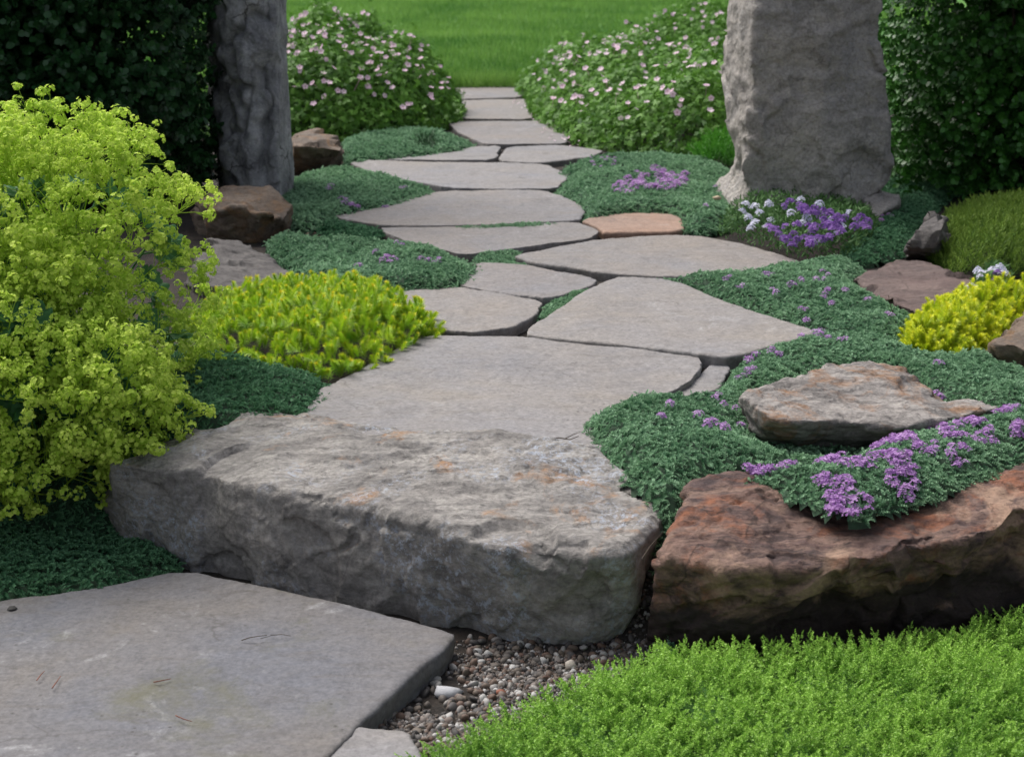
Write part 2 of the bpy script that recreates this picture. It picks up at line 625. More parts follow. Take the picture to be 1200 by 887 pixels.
M_STEM = plain_mat('green stem', (0.14, 0.24, 0.06), 0.6, 0.3)
M_HEDGE = leaf_mat('dark glossy hedge leaf', (0.008, 0.035, 0.010), (0.03, 0.11, 0.03), None, 0.4, 0.4, 0.12)
M_HEDGER = leaf_mat('green hedge leaf', (0.010, 0.055, 0.008), (0.07, 0.23, 0.03), None, 0.42, 0.4, 0.15)
M_TWIG = plain_mat('brown twig', (0.07, 0.05, 0.035), 0.85, 0.4)
M_GERA = leaf_mat('cranesbill leaf', (0.025, 0.10, 0.014), (0.20, 0.42, 0.055), None, 0.55, 0.3, 0.22)
M_PINKP = petal_mat('pale pink petal', (0.80, 0.52, 0.68), (0.93, 0.78, 0.86))
M_CENTRE = plain_mat('crimson flower centre', (0.45, 0.12, 0.22), 0.7)
M_ALYP = petal_mat('purple alyssum petal', (0.15, 0.055, 0.31), (0.42, 0.24, 0.60))
M_ALYW = petal_mat('white alyssum petal', (0.62, 0.62, 0.82), (0.86, 0.86, 0.95))
M_ALYL = leaf_mat('grey green alyssum leaf', (0.05, 0.13, 0.03), (0.16, 0.30, 0.11), None, 0.6, 0.25, 0.2)
M_TUFT = leaf_mat('fine grassy leaf', (0.06, 0.15, 0.015), (0.24, 0.38, 0.06), (0.26, 0.30, 0.07), 0.55, 0.25, 0.2)
M_FERN = leaf_mat('bright feathery leaf', (0.04, 0.20, 0.015), (0.12, 0.36, 0.03), None, 0.5, 0.25, 0.25)
M_GRASS = leaf_mat('lawn blade', (0.05, 0.17, 0.022), (0.27, 0.46, 0.10), None, 0.55, 0.25, 0.3)


# ---------------------------------------------------------------- stone builder
def remesh_to_np(V, faces, voxel):
    me = bpy.data.meshes.new('rough')
    me.from_pydata([tuple(x) for x in V], [], faces)
    me.update()
    o = bpy.data.objects.new('rough', me)
    COL.objects.link(o)
    md = o.modifiers.new('r', 'REMESH')
    md.mode = 'VOXEL'
    md.voxel_size = voxel
    md.adaptivity = 0.0
    dg = bpy.context.evaluated_depsgraph_get()
    dg.update()
    ev = o.evaluated_get(dg)
    m2 = bpy.data.meshes.new_from_object(ev)
    n = len(m2.vertices)
    co = np.empty(n * 3, np.float32)
    m2.vertices.foreach_get('co', co)
    bpy.data.objects.remove(o)
    bpy.data.meshes.remove(me)
    return m2, co.reshape(-1, 3).astype(float)


def normals(me):
    me.update()
    n = np.empty(len(me.vertices) * 3, np.float32)
    me.vertex_normals.foreach_get('vector', n)
    return n.reshape(-1, 3).astype(float)


def setco(me, co):
    me.vertices.foreach_set('co', np.ascontiguousarray(co, np.float32).ravel())
    me.update()


def relax(me, co, it=2):
    ne = len(me.edges)
    e = np.empty(ne * 2, np.int32)
    me.edges.foreach_get('vertices', e)
    e = e.reshape(-1, 2)
    deg = np.bincount(e.ravel(), minlength=len(co)).astype(float)[:, None]
    for _ in range(it):
        s = np.zeros_like(co)
        for k in range(3):
            s[:, k] = np.bincount(e[:, 0], co[e[:, 1], k], len(co)) + np.bincount(e[:, 1], co[e[:, 0], k], len(co))
        co = co * 0.4 + 0.6 * s / np.maximum(deg, 1)
    return co


def stone(name, rings, mat, label, cat, voxel=0.006, amp=(0.008, 0.004, 0.0012), freq=(7, 22, 90), strata=0.0,
          sfreq=40.0, tilt=(0, 0), seed=0, group=None, it=2, ledge=0.0, fn=None, facet=0.0, fsize=0.09, chips=None):
    """rings: outlines from the top down, all with the same number of points"""
    n = len(rings[0])
    V = np.concatenate(rings)
    faces = [list(range(n))[::-1]] if False else [list(range(n))]
    for k in range(len(rings) - 1):
        for i in range(n):
            j = (i + 1) % n
            faces.append([k * n + i, (k + 1) * n + i, (k + 1) * n + j, k * n + j])
    last = (len(rings) - 1) * n
    faces.append([last + i for i in range(n)][::-1])
    me, co = remesh_to_np(V, faces, voxel)
    co = relax(me, co, it)
    setco(me, co)
    N = normals(me)
    s = seed * 7 + 3
    d = amp[0] * fbm(co, freq[0], 3, s) + amp[1] * (1 - 2 * np.abs(fbm(co, freq[1], 4, s + 1))) * 0.6 + amp[2] * fbm(co, freq[2], 3, s + 2)
    if strata:
        q = co.copy()
        q[:, 2] = q[:, 2] + tilt[0] * q[:, 0] + tilt[1] * q[:, 1]
        q = q * A([0.16, 0.16, 1.0])
        lay = fbm(q + 0.02 * fbm(co, 12, 3, s + 9)[:, None], sfreq, 3, s + 5)
        d = d + strata * np.sign(lay) * np.abs(lay) ** 0.6 * (1.0 - 0.6 * np.abs(N[:, 2]))
    if ledge:
        q = co[:, :2]
        lv = fbm(np.stack([q[:, 0], q[:, 1] * 1.6, 0 * q[:, 0]], 1), 6.5, 5, s + 20)
        st = np.floor(lv * 4.5 + 0.35 * fbm(co, 30, 3, s + 21))
        d = d + ledge * (st + 0.6) * np.clip(N[:, 2], 0, 1) ** 2
    for facet, fsize, fs in ([(facet, fsize, 0), (facet * 0.34, fsize * 0.42, 1)] if facet else []):
        r = np.random.default_rng(seed + 1000 + fs)
        lo, hi = co.min(0) - .02, co.max(0) + .02
        ns = int(np.clip(np.prod(hi - lo) / fsize ** 3 * 2.2, 14, 420))
        S = r.uniform(lo, hi, (ns, 3))
        G = unit(r.normal(size=(ns, 3)))
        w = co + 0.35 * fsize * np.stack([fbm(co, 9, 3, s + 31 + a) for a in range(3)], 1)
        best, val = np.full(len(co), 1e9), np.zeros(len(co))
        for a in range(ns):
            q = ((w - S[a]) ** 2).sum(1)
            m = q < best
            best[m] = q[m]
            val[m] = ((w[m] - S[a]) @ G[a]) / fsize + 0.35 * (hash3(A([a]), A([seed]), A([3]), 5)[0] - .5)
        side = 1.0 - 0.75 * np.clip(N[:, 2], 0, 1) ** 3
        d = d + facet * np.clip(val, -1, 1) * side
    co = co + N * d[:, None]
    if chips:
        # flakes split off along flat planes, mostly from the edges and sides
        r = np.random.default_rng(seed + 2000)
        nch, rad, dep = chips
        w = np.where(N[:, 2] > 0.93, 0.08, 1.0) * (N[:, 2] > -0.5)
        edge = (np.abs(N[:, 2]) > 0.2) & (np.abs(N[:, 2]) < 0.9)
        w = w * np.where(edge, 3.0, 1.0)
        cum = np.cumsum(w) / w.sum()
        for _ in range(nch):
            k = min(int(np.searchsorted(cum, r.random())), len(co) - 1)
            n = unit(N[k] + 0.45 * r.normal(size=3))
            rr = rad * r.uniform(.45, 1.3)
            v = co[k]
            e = co - v
            near = np.linalg.norm(e, axis=1) < rr
            q = e[near] @ n + dep * r.uniform(.3, 1.2)
            co[near] -= n[None] * np.clip(q, 0, dep * 2.2)[:, None]
    if fn is not None:
        co = fn(co, N)
    c = co.mean(0)
    c[2] = co[:, 2].min()
    setco(me, co - c)
    me.polygons.foreach_set('use_smooth', np.ones(len(me.polygons), bool))
    me.update()
    me.name = name
    o = link(name, me, mat, None, c)
    return tag(o, label, cat, group)


def slab(pts, label, z=0.0, thick=0.05, mat=None, seed=0, tilt=(0, 0), voxel=0.0045, cat='paving stone', group='flagstones of the garden path'):
    """a flagstone from its outline"""
    p = poly_px(pts, z)
    p = chaikin(p, 1, 0.12)
    p = resample(p, 0.016)
    c = p.mean(0)
    w = fbm(p, 14, 4, seed + 40)
    out = unit(p - c)
    p = p + out * 0.0035 * A([1, 1, 0])
    p = p + out * (0.008 * w + 0.004 * fbm(p, 60, 2, seed + 41))[:, None] * A([1, 1, 0])
    q = p.copy()
    q[:, 2] += (p[:, 0] - c[0]) * tilt[0] + (p[:, 1] - c[1]) * tilt[1]
    mid = q - out * 0.004 * A([1, 1, 0])
    mid[:, 2] -= thick * 0.5
    bot = q + out * (0.004 * fbm(p, 20, 2, seed + 60))[:, None] * A([1, 1, 0])
    bot[:, 2] -= thick
    return stone('flagstone', [q, mid, bot], mat or M_SLAB, label, cat, voxel, (0.0028, 0.0016, 0.0006), (6, 24, 90),
                 0.002, 60, seed=seed, group=group, it=0, ledge=0.0004)


def boulder(name, top, bot, mat, label, seed, bulge=0.015, **kw):
    """a boulder from the outline of its top and of its foot (pixel x, pixel y, height)"""
    t = A([P(*p) for p in top])
    b = A([P(*p) for p in bot])
    c = t.mean(0)
    m = 0.5 * (t + b)
    m += unit((m - c) * A([1, 1, 0])) * bulge
    bevel = kw.pop('bevel', 0.0)
    # subdivide each edge alike so the rings keep matching
    K = 6
    def sub(r):
        o = []
        for i in range(len(r)):
            a, d = r[i], r[(i + 1) % len(r)]
            for k in range(K):
                o.append(a + (d - a) * k / K)
        o = A(o)
        return o * 0.7 + 0.15 * (np.roll(o, 1, 0) + np.roll(o, -1, 0))
    if bevel:
        u = unit((t - c) * A([1, 1, 0]))
        nz = fbm(t, 9, 2, seed + 5)
        t2 = t + u * (bevel * 0.35) + A([0, 0, -1]) * (bevel * (0.9 + 0.5 * nz))[:, None]
        t = t - u * (bevel * (0.55 + 0.6 * np.abs(nz)))[:, None]
        rings = [sub(r) for r in (t, t2, m, b)]
    else:
        rings = [sub(r) for r in (t, m, b)]
    kw.setdefault('facet', 0.012)
    kw.setdefault('fsize', 0.07)
    kw.setdefault('it', 0)
    kw.setdefault('chips', (40, 0.06, 0.007))
    return stone(name, rings, mat, label, kw.pop('cat', 'boulder'), seed=seed, **kw)


# ================================================================ THE SETTING
def build_ground():
    xs = np.concatenate([[-300, -120, -50, -20, -10, -6], np.linspace(-4, -1.7, 12), np.arange(-1.6, 1.61, 0.03), np.linspace(1.7, 4, 12), [6, 10, 20, 50, 120, 300]])
    ys = np.concatenate([[-300, -100, -30, -8, -2, 0, 0.8], np.arange(1.4, 4.5, 0.03), np.linspace(4.6, 10, 40), [12, 16, 24, 40, 80, 160, 400]])
    X, Y = np.meshgrid(xs, ys)
    x, y = X.ravel(), Y.ravel()
    z = ground_z(x, y)
    V = np.stack([x, y, z], 1)
    nx, ny = len(xs), len(ys)
    i = (np.arange(ny - 1)[:, None] * nx + np.arange(nx - 1)[None]).ravel()
    F = np.stack([i, i + 1, i + nx + 1, i + nx], 1)
    setting(link('ground', mesh_np('ground', V, [F], True), M_SOIL), 'structure')


build_ground()

# lawn sheet beyond the path, with its blades
LAWN_Y = 9.05
def build_lawn():
    V = A([[-300, LAWN_Y, -0.006], [300, LAWN_Y, -0.006], [300, 400, -0.006], [-300, 400, -0.006]], float)
    m = NT('lawn turf')
    co = m.coords()
    c = m.mix(m.noise(co, 1.2, 6, 0.7), (0.05, 0.18, 0.015), (0.13, 0.34, 0.035))
    m.l(c, m.b.inputs['Base Color'])
    m.b.inputs['Roughness'].default_value = 0.9
    m.l(m.bump(m.noise(co, 30, 6, 0.7), 1.0, 0.05), m.b.inputs['Normal'])
    setting(link('lawn', mesh_np('lawn', V, [A([[0, 1, 2, 3]])]), m.m), 'structure')
    n = 230000
    Y = LAWN_Y + (rng.random(n) ** 1.7) * 19 + 0.02
    x = rng.uniform(-1, 1, n) * (0.9 + 0.22 * Y)
    q = np.stack([x, Y, 0 * x], 1)
    clump = fbm(q, 1.3, 4, 3)
    L = (0.045 + 0.02 * rng.random(n) + 0.012 * clump) * (1 + 0.02 * (Y - 9))
    edge = Y < LAWN_Y + 0.25
    L = np.where(edge, L * 1.5, L)
    w = 0.0035 * (1 + 0.05 * (Y - 9))
    d = unit(np.stack([rng.normal(0, .45, n), rng.normal(0, .45, n), np.ones(n)], 1))
    T = (A([[-.5, 0, 0], [.5, 0, 0], [0.3, .6, .02], [0, 1, .1], [-.3, .6, .02]]), None)
    TV = A([[-.5, 0, 0], [.5, 0, 0], [.12, 1, .12], [-.12, 1, .12]])
    M = frames(d, rand_dirs(n), np.ones(n))
    M = M * np.stack([w, L, L], 1)[:, None, :]
    g = Geo()
    g.stamp((TV, A([[0, 1, 2, 3]]), A([0.0]), A([0, 0, 1, 1.])), M, np.stack([x, Y, np.full(n, -0.008)], 1),
            np.clip(0.5 + 0.6 * clump + 0.35 * fbm(q, 5, 2, 8) + rng.normal(0, .25, n), 0, 1))
    o = link('lawn_grass', g.mesh('lawn_grass'), M_GRASS)
    setting(o, 'stuff', 'mown green lawn grass beyond the end of the stone path')
    o['category'] = 'grass'


build_lawn()

# ================================================================ STONES
def build_slabs():
    S = slab
    S([(526, 95), (560, 94), (604, 94), (622, 100), (612, 114), (535, 116)], 'farthest flagstone of the path, touching the lawn edge', -0.002, seed=1, mat=M_SLABW)
    S([(539, 118), (575, 117), (618, 116), (630, 128), (622, 140), (542, 139), (536, 128)], 'narrow flagstone second from the lawn, between the two pink flower bushes', 0.0, seed=2, mat=M_SLABW)
    S([(524, 143), (575, 142), (640, 142), (664, 156), (664, 168), (600, 169), (567, 169), (538, 155)], 'third flagstone from the lawn, its right end under fallen petals by the pink bush', 0.0, seed=3, mat=M_SLABW)
    S([(445, 182), (516, 174), (588, 171), (578, 187.5), (510, 188), (452, 187)], 'thin wedge flagstone right of the dark tuft in the far thyme', -0.004, seed=4)
    S([(594, 172), (655, 170), (708, 176), (692, 184), (636, 191), (584, 188)], 'small flagstone whose right tip runs under the purple flowered thyme', -0.002, seed=5)
    S([(411, 192), (418, 188.5), (503, 190), (577, 190.5), (640, 193), (669, 206), (650, 221), (590, 221.5), (527, 220.5), (449, 206)],
      'wide pale flagstone just in front of the two small split flagstones', 0.0, seed=6)
    S([(388, 249), (462, 236), (520, 223), (638, 223.5), (679, 238), (687, 249), (676, 258), (600, 262), (537, 263.5), (449, 264), (401, 256)],
      'broad tan flagstone with a thin line of thyme along its front edge', 0.002, seed=7, mat=M_SLABW)
    S([(448, 266.5), (540, 265.5), (676, 260.5), (702, 270), (692, 279.5), (604, 290.5), (543, 298), (483, 284), (452, 272)],
      'long flagstone tapering to the right, left of the small pink flagstone', 0.0, seed=8, mat=M_SLABW)
    S([(682, 258.5), (735, 247), (793, 248), (802, 271), (708, 273), (703, 267)], 'small pinkish flagstone set in the thyme right of the path', 0.004, seed=9, mat=M_PINK)
    S([(602, 299), (705, 280), (789, 275), (837, 279), (891, 291), (942, 307), (870, 319), (803, 324), (730, 321.5), (626, 307)],
      'leaf shaped flagstone pointing right towards the white and purple flowers', 0.003, seed=10, mat=M_SLABW)
    S([(560, 308), (618, 310.5), (702, 327), (690, 336), (643, 350), (590, 344), (532, 333), (556, 320)],
      'flagstone with rusty specks between the thyme mat and the big pointed slab', 0.0, seed=11, mat=M_SLABW)
    S([(462, 336), (533, 336), (638, 353.5), (622, 372), (603, 384), (557, 389), (520, 386), (489, 377), (456, 354)],
      'rounded flagstone beside the yellow stonecrop at the left of the path', 0.0, seed=12, mat=M_SLABW)
    S([(716, 323.5), (789, 328), (862, 358), (960, 388), (938, 396), (874, 414), (847, 418), (769, 407), (618, 391), (620, 383)],
      'big pointed flagstone running right into the thyme, with a straight front edge', 0.008, seed=13)
    S([(476, 404), (500, 394), (620, 395.5), (770, 411), (827, 420), (806, 448), (778, 461), (750, 490), (712, 530), (620, 540), (540, 538), (450, 528), (350, 505), (366, 462), (445, 420)],
      'largest smooth grey flagstone, directly behind the big rough step boulder', 0.0, seed=14, thick=0.06)
    S([(835, 424), (856, 428), (842, 456), (806, 464), (796, 458)], 'small chipped stone wedged between the largest flagstone and the thyme', -0.012, seed=15)
    # lower level
    S([(-130, 735), (0, 703), (105, 690), (215, 668), (370, 700), (531, 739), (524, 756), (470, 800), (372, 893), (300, 960), (-160, 960)],
      'large weathered flagstone at the lower left, below the step boulder', -0.15, 0.06, M_LOW, 16, voxel=0.0055)
    S([(366, 893), (412, 855), (478, 857), (494, 880), (520, 960), (330, 960)], 'pale small flagstone at the bottom edge beside the gravel', -0.156, 0.05, M_SLAB, 17)


build_slabs()


FLOWER_MAT = [(872, 556), (900, 545), (960, 540), (1040, 515), (1060, 505), (1115, 493), (1175, 481), (1240, 478), (1250, 520), (1200, 536), (1100, 568), (1052, 586), (1004, 600), (972, 590), (935, 575), (895, 558)]


def build_boulders():
    fm = poly_px(FLOWER_MAT, 0.03)

    def under_thyme(co, N):
        # the boulder dips where the thyme has grown over it
        m = inside(fm, co[:, 0], co[:, 1])
        d = np.where(m, edge_dist(fm, co[:, 0], co[:, 1]), 0)
        co[:, 2] = np.where(m, np.minimum(co[:, 2], 0.016 - 0.15 * d), co[:, 2])
        return co

    boulder('step_boulder',
            [(120, 545, -0.02), (190, 505, 0.0), (270, 487, 0.006), (350, 482, 0.008), (470, 498, 0.008), (600, 510, 0.008), (700, 524, 0.008), (748, 560, -0.002),
             (779, 590, -0.012), (766, 612, -0.016), (735, 640, -0.022), (680, 645, -0.024), (600, 634, -0.022), (533, 618, -0.018), (470, 600, -0.016), (396, 582, -0.012), (325, 574, -0.012), (250, 552, -0.012), (169, 548, -0.014)],
            [(110, 640, -0.21), (180, 560, -0.21), (270, 540, -0.21), (350, 540, -0.21), (470, 560, -0.21), (600, 580, -0.21), (700, 600, -0.21), (750, 640, -0.21),
             (770, 700, -0.21), (758, 735, -0.21), (728, 762, -0.21), (690, 772, -0.21), (600, 770, -0.21), (533, 758, -0.21), (470, 742, -0.21), (396, 726, -0.21), (325, 712, -0.21), (250, 694, -0.21), (150, 665, -0.21)],
            M_STEP, 'big rough grey boulder with a rust stained top, forming the step up to the path', 31, 0.012, bevel=0.012,
            voxel=0.0045, amp=(0.009, 0.006, 0.003), freq=(7, 15, 60), strata=0.002, sfreq=34, tilt=(0.06, -0.1), ledge=0.003, facet=0.007, fsize=0.13, it=0, chips=(90, 0.075, 0.0056))
    boulder('rust_boulder',
            [(772, 648, -0.022), (800, 608, -0.004), (806, 567, 0.012), (850, 556, 0.018), (890, 553, 0.018), (935, 562, 0.004), (985, 568, -0.004), (1050, 564, -0.002), (1100, 552, 0.006), (1200, 530, 0.024), (1330, 515, 0.03),
             (1350, 590, 0.01), (1200, 607, 0.0), (1136, 624, -0.004), (1065, 644, -0.01), (1009, 652, -0.014), (937, 667, -0.024), (862, 668, -0.028), (806, 655, -0.028)],
            [(752, 768, -0.2), (760, 730, -0.2), (780, 690, -0.2), (850, 650, -0.2), (890, 640, -0.2), (935, 640, -0.2), (985, 640, -0.2), (1050, 640, -0.2), (1100, 630, -0.2), (1200, 610, -0.2), (1330, 590, -0.2),
             (1360, 720, -0.2), (1200, 745, -0.2), (1136, 755, -0.2), (1065, 768, -0.2), (1009, 775, -0.2), (937, 785, -0.2), (862, 785, -0.2), (790, 780, -0.2)],
            M_RUST, 'rust red and dark brown boulder with a sloping top, behind the bright green carpet', 32, 0.0, bevel=0.006,
            voxel=0.0045, amp=(0.008, 0.006, 0.004), freq=(8, 18, 70), strata=0.006, sfreq=45, tilt=(-0.25, 0.45), ledge=0.003, facet=0.012, fsize=0.14, it=0, fn=under_thyme, chips=(80, 0.08, 0.0072))
    boulder('pale_boulder',
            [(866, 463, 0.070), (900, 450, 0.075), (938, 436, 0.081), (967, 424, 0.081), (1011, 421, 0.077), (1055, 428, 0.071), (1082, 445, 0.063), (1100, 459, 0.051), (1163, 470, 0.045), (1176, 480, 0.037),
             (1112, 492, 0.037), (1056, 503, 0.041), (1020, 498, 0.045), (980, 492, 0.049), (935, 494, 0.051), (900, 490, 0.053), (880, 474, 0.061)],
            [(884, 500, -0.03), (910, 480, -0.03), (945, 470, -0.03), (970, 465, -0.03), (1011, 462, -0.03), (1055, 468, -0.03), (1080, 480, -0.03), (1100, 490, -0.03), (1150, 500, -0.03), (1150, 508, -0.03),
             (1105, 515, -0.03), (1056, 522, -0.03), (1030, 528, -0.03), (985, 532, -0.03), (940, 530, -0.03), (905, 526, -0.03), (890, 516, -0.03)],
            M_TAN, 'pale grey and tan flat boulder half sunk in the flowering thyme', 33, 0.012,
            voxel=0.005, amp=(0.007, 0.005, 0.002), freq=(9, 24, 80), strata=0.004, sfreq=55, tilt=(0.12, 0.1), ledge=0.003, facet=0.006, fsize=0.08, it=0, chips=(45, 0.055, 0.0035))
    boulder('edge_boulder',
            [(1160, 402, 0.04), (1185, 375, 0.06), (1215, 352, 0.08), (1280, 360, 0.08), (1290, 400, 0.06), (1215, 408, 0.05), (1180, 412, 0.04)],
            [(1158, 425, -0.03), (1180, 405, -0.03), (1220, 395, -0.03), (1290, 395, -0.03), (1300, 430, -0.03), (1220, 445, -0.03), (1180, 440, -0.03)],
            M_BROWN, 'brown boulder cut off by the right edge, right of the yellow stonecrop', 34, 0.01, voxel=0.006, strata=0.003)
    boulder('red_stone',
            [(1004, 330, 0.012), (1020, 317, 0.014), (1048, 303, 0.016), (1093, 308, 0.02), (1110, 318, 0.02), (1142, 322, 0.024), (1150, 345, 0.02), (1120, 365, 0.014), (1075, 366, 0.008), (1033, 349, 0.008)],
            [(1002, 344, -0.04), (1015, 325, -0.04), (1045, 312, -0.04), (1093, 316, -0.04), (1115, 325, -0.04), (1150, 330, -0.04), (1160, 360, -0.04), (1125, 385, -0.04), (1070, 385, -0.04), (1028, 365, -0.04)],
            M_RED, 'flat dusky red stone between the thyme and the grassy mound at right', 35, 0.0, voxel=0.006, amp=(0.006, 0.004, 0.0015), strata=0.003, ledge=0.001, cat='stone')
    boulder('leaning_stone',
            [(1058, 290, 0.05), (1072, 265, 0.1), (1088, 243, 0.13), (1104, 246, 0.13), (1108, 270, 0.1), (1098, 288, 0.06)],
            [(1056, 303, -0.03), (1068, 290, -0.03), (1085, 283, -0.03), (1110, 284, -0.03), (1118, 298, -0.03), (1098, 306, -0.03)],
            M_GREY, 'narrow grey stone leaning against the grassy mound at right', 36, 0.0, voxel=0.006, cat='stone', facet=0.009, fsize=0.08, it=0, strata=0.003)
    boulder('pillar_foot_stone',
            [(1000, 246, 0.03), (1018, 232, 0.05), (1036, 222, 0.065), (1054, 224, 0.06), (1058, 236, 0.04), (1032, 250, 0.025)],
            [(985, 258, -0.03), (1000, 246, -0.03), (1040, 238, -0.03), (1062, 242, -0.03), (1060, 254, -0.03), (1024, 262, -0.03)],
            M_PILLAR, 'grey stone at the right foot of the large standing stone, behind the purple flowers', 37, 0.0, voxel=0.007, cat='stone', facet=0.009, fsize=0.08, it=0, strata=0.003)
    boulder('brown_boulder',
            [(226, 232, 0.09), (250, 216, 0.11), (300, 212, 0.115), (326, 226, 0.10), (338, 240, 0.07), (330, 250, 0.06), (300, 250, 0.07), (250, 246, 0.075)],
            [(222, 268, -0.03), (240, 256, -0.03), (300, 252, -0.03), (335, 256, -0.03), (345, 264, -0.03), (338, 276, -0.03), (300, 288, -0.03), (240, 282, -0.03)],
            M_BROWN, 'brown layered boulder at the foot of the left standing stone', 38, 0.004, voxel=0.006, strata=0.0015, amp=(0.008, 0.006, 0.002), facet=0.010, fsize=0.1, it=0, chips=(40, 0.08, 0.009))
    boulder('grey_stone',
            [(240, 279, 0.05), (285, 283, 0.045), (316, 300, 0.02), (346, 326, 0.006), (318, 345, 0.002), (262, 350, 0.02), (225, 320, 0.05)],
            [(235, 300, -0.04), (288, 298, -0.04), (322, 308, -0.04), (354, 332, -0.04), (322, 356, -0.04), (258, 370, -0.04), (215, 340, -0.04)],
            M_GREY, 'flat grey stone sloping down between the chartreuse flowers and the thyme', 39, 0.0, voxel=0.006, amp=(0.006, 0.004, 0.0015), cat='stone')
    boulder('russet_boulder',
            [(330, 158, 0.10), (345, 150, 0.115), (385, 153, 0.11), (404, 165, 0.09), (402, 172, 0.085), (375, 172, 0.09), (345, 172, 0.09)],
            [(325, 196, -0.03), (340, 184, -0.03), (385, 182, -0.03), (408, 184, -0.03), (408, 196, -0.03), (375, 205, -0.03), (340, 207, -0.03)],
            M_BROWN, 'brown boulder right of the left standing stone, in front of the pink flower bush', 40, 0.004, voxel=0.006, strata=0.001, facet=0.010, fsize=0.09, it=0, chips=(40, 0.08, 0.012))


build_boulders()


def build_pillar(name, sections, mat, label, seed, fn=None, amp=(0.014, 0.012, 0.005), freq=(5, 16, 38), strata=0.0, fct=0.012):
    """sections: list of (z, list of corner xy) from the top down"""
    K = 8
    rings = []
    zs = [s[0] for s in sections]
    for k in range(len(sections)):
        r = A([[x, y, sections[k][0]] for x, y in sections[k][1]])
        o = []
        for i in range(len(r)):
            a, b = r[i], r[(i + 1) % len(r)]
            for j in range(K):
                o.append(a + (b - a) * j / K)
        o = A(o)
        rings.append(o * 0.86 + 0.07 * (np.roll(o, 1, 0) + np.roll(o, -1, 0)))
    return stone(name, rings, mat, label, 'standing stone', 0.009, amp, freq, strata, 20, seed=seed, fn=fn, it=0, facet=fct, fsize=0.2, chips=(80, 0.13, 0.0055))


def X_at(px, Y, z):
    """x of a pixel column at distance Y and height z"""
    depth = Y * math.cos(PITCH) - (z - CAM_H) * math.sin(PITCH)
    return (px - 600.0) / FPX * depth


def build_pillars():
    Yf = 4.82
    secs = []
    prof = [  # z, silhouette left px, arris px, right px
        (1.45, 870, 890, 1020), (1.3, 862, 886, 1030), (0.62, 856, 884, 1036), (0.4, 852, 881, 1039), (0.24, 850, 880, 1042), (0.14, 858, 868, 1046), (0.07, 856, 864, 1040), (0.03, 843, 862, 1030), (-0.06, 840, 860, 1026)]
    for z, a, b, c in prof:
        Yb = Yf + 0.42
        secs.append((z, [(X_at(b, Yf, z), Yf), (X_at((b + c) / 2, Yf - 0.02, z), Yf - 0.025), (X_at(c, Yf + 0.03, z), Yf + 0.03),
                         (X_at(c, Yf + 0.03, z) - 0.01, Yb), (X_at(a, Yb, z) + 0.004, Yb), (X_at(a, Yf + 0.2, z), Yf + 0.2)]))
    build_pillar('standing_stone', secs, M_PILLAR, 'broad grey standing stone with a rough flat front at the right', 51)
    Yf = 5.1
    secs = []
    prof = [(1.5, 262, 312, 328), (1.2, 256, 316, 332), (0.62, 246, 320, 334), (0.4, 250, 323, 337), (0.2, 252, 325, 340), (0.08, 256, 326, 343), (0.0, 262, 325, 342), (-0.06, 265, 324, 341)]
    for z, a, b, c in prof:
        Yb = Yf + 0.34
        secs.append((z, [(X_at(a, Yf, z), Yf + 0.05), (X_at((a + b) / 2, Yf, z), Yf - 0.01), (X_at(b, Yf, z), Yf), (X_at(c, Yf + 0.16, z), Yf + 0.16),
                         (X_at(c - 1, Yb, z), Yb), (X_at(a, Yb, z) - 0.02, Yb)]))

    def gouge(co, N):
        q = co * A([1, 1, 0.62])
        rd = 1 - np.abs(fbm(q, 4.4, 4, 741))
        d = -0.035 * np.clip(rd - 0.88, 0, 1) / 0.12
        d = np.where(N[:, 1] < -0.2, d, 0) + np.where(N[:, 1] < -0.2, 0.006 * fbm(q, 3.2, 3, 99), 0)
        return co + N * d[:, None]

    build_pillar('standing_stone', secs, M_PILLARB, 'blue grey standing stone with deep creases at the left, beside the dark hedge', 52, gouge, (0.006, 0.005, 0.004), (5, 16, 38), 0.0, 0.006)


build_pillars()

# ================================================================ LEAF AND SHOOT TEMPLATES
QUAD = (A([[0, 0, 0], [.5, .45, .12], [0, 1, 0], [-.5, .45, .12]]), A([[0, 1, 2, 3]]), A([0.0]), A([0., 0, 0, 0]))
OVAL = (A([[0, 0, 0], [.42, .3, .1], [.36, .75, .08], [0, 1, -.06], [-.36, .75, .08], [-.42, .3, .1], [0, .52, -.02]]),
        A([[0, 1, 6, 5], [1, 2, 3, 6], [6, 3, 4, 5]]), np.zeros(3), np.zeros(7))


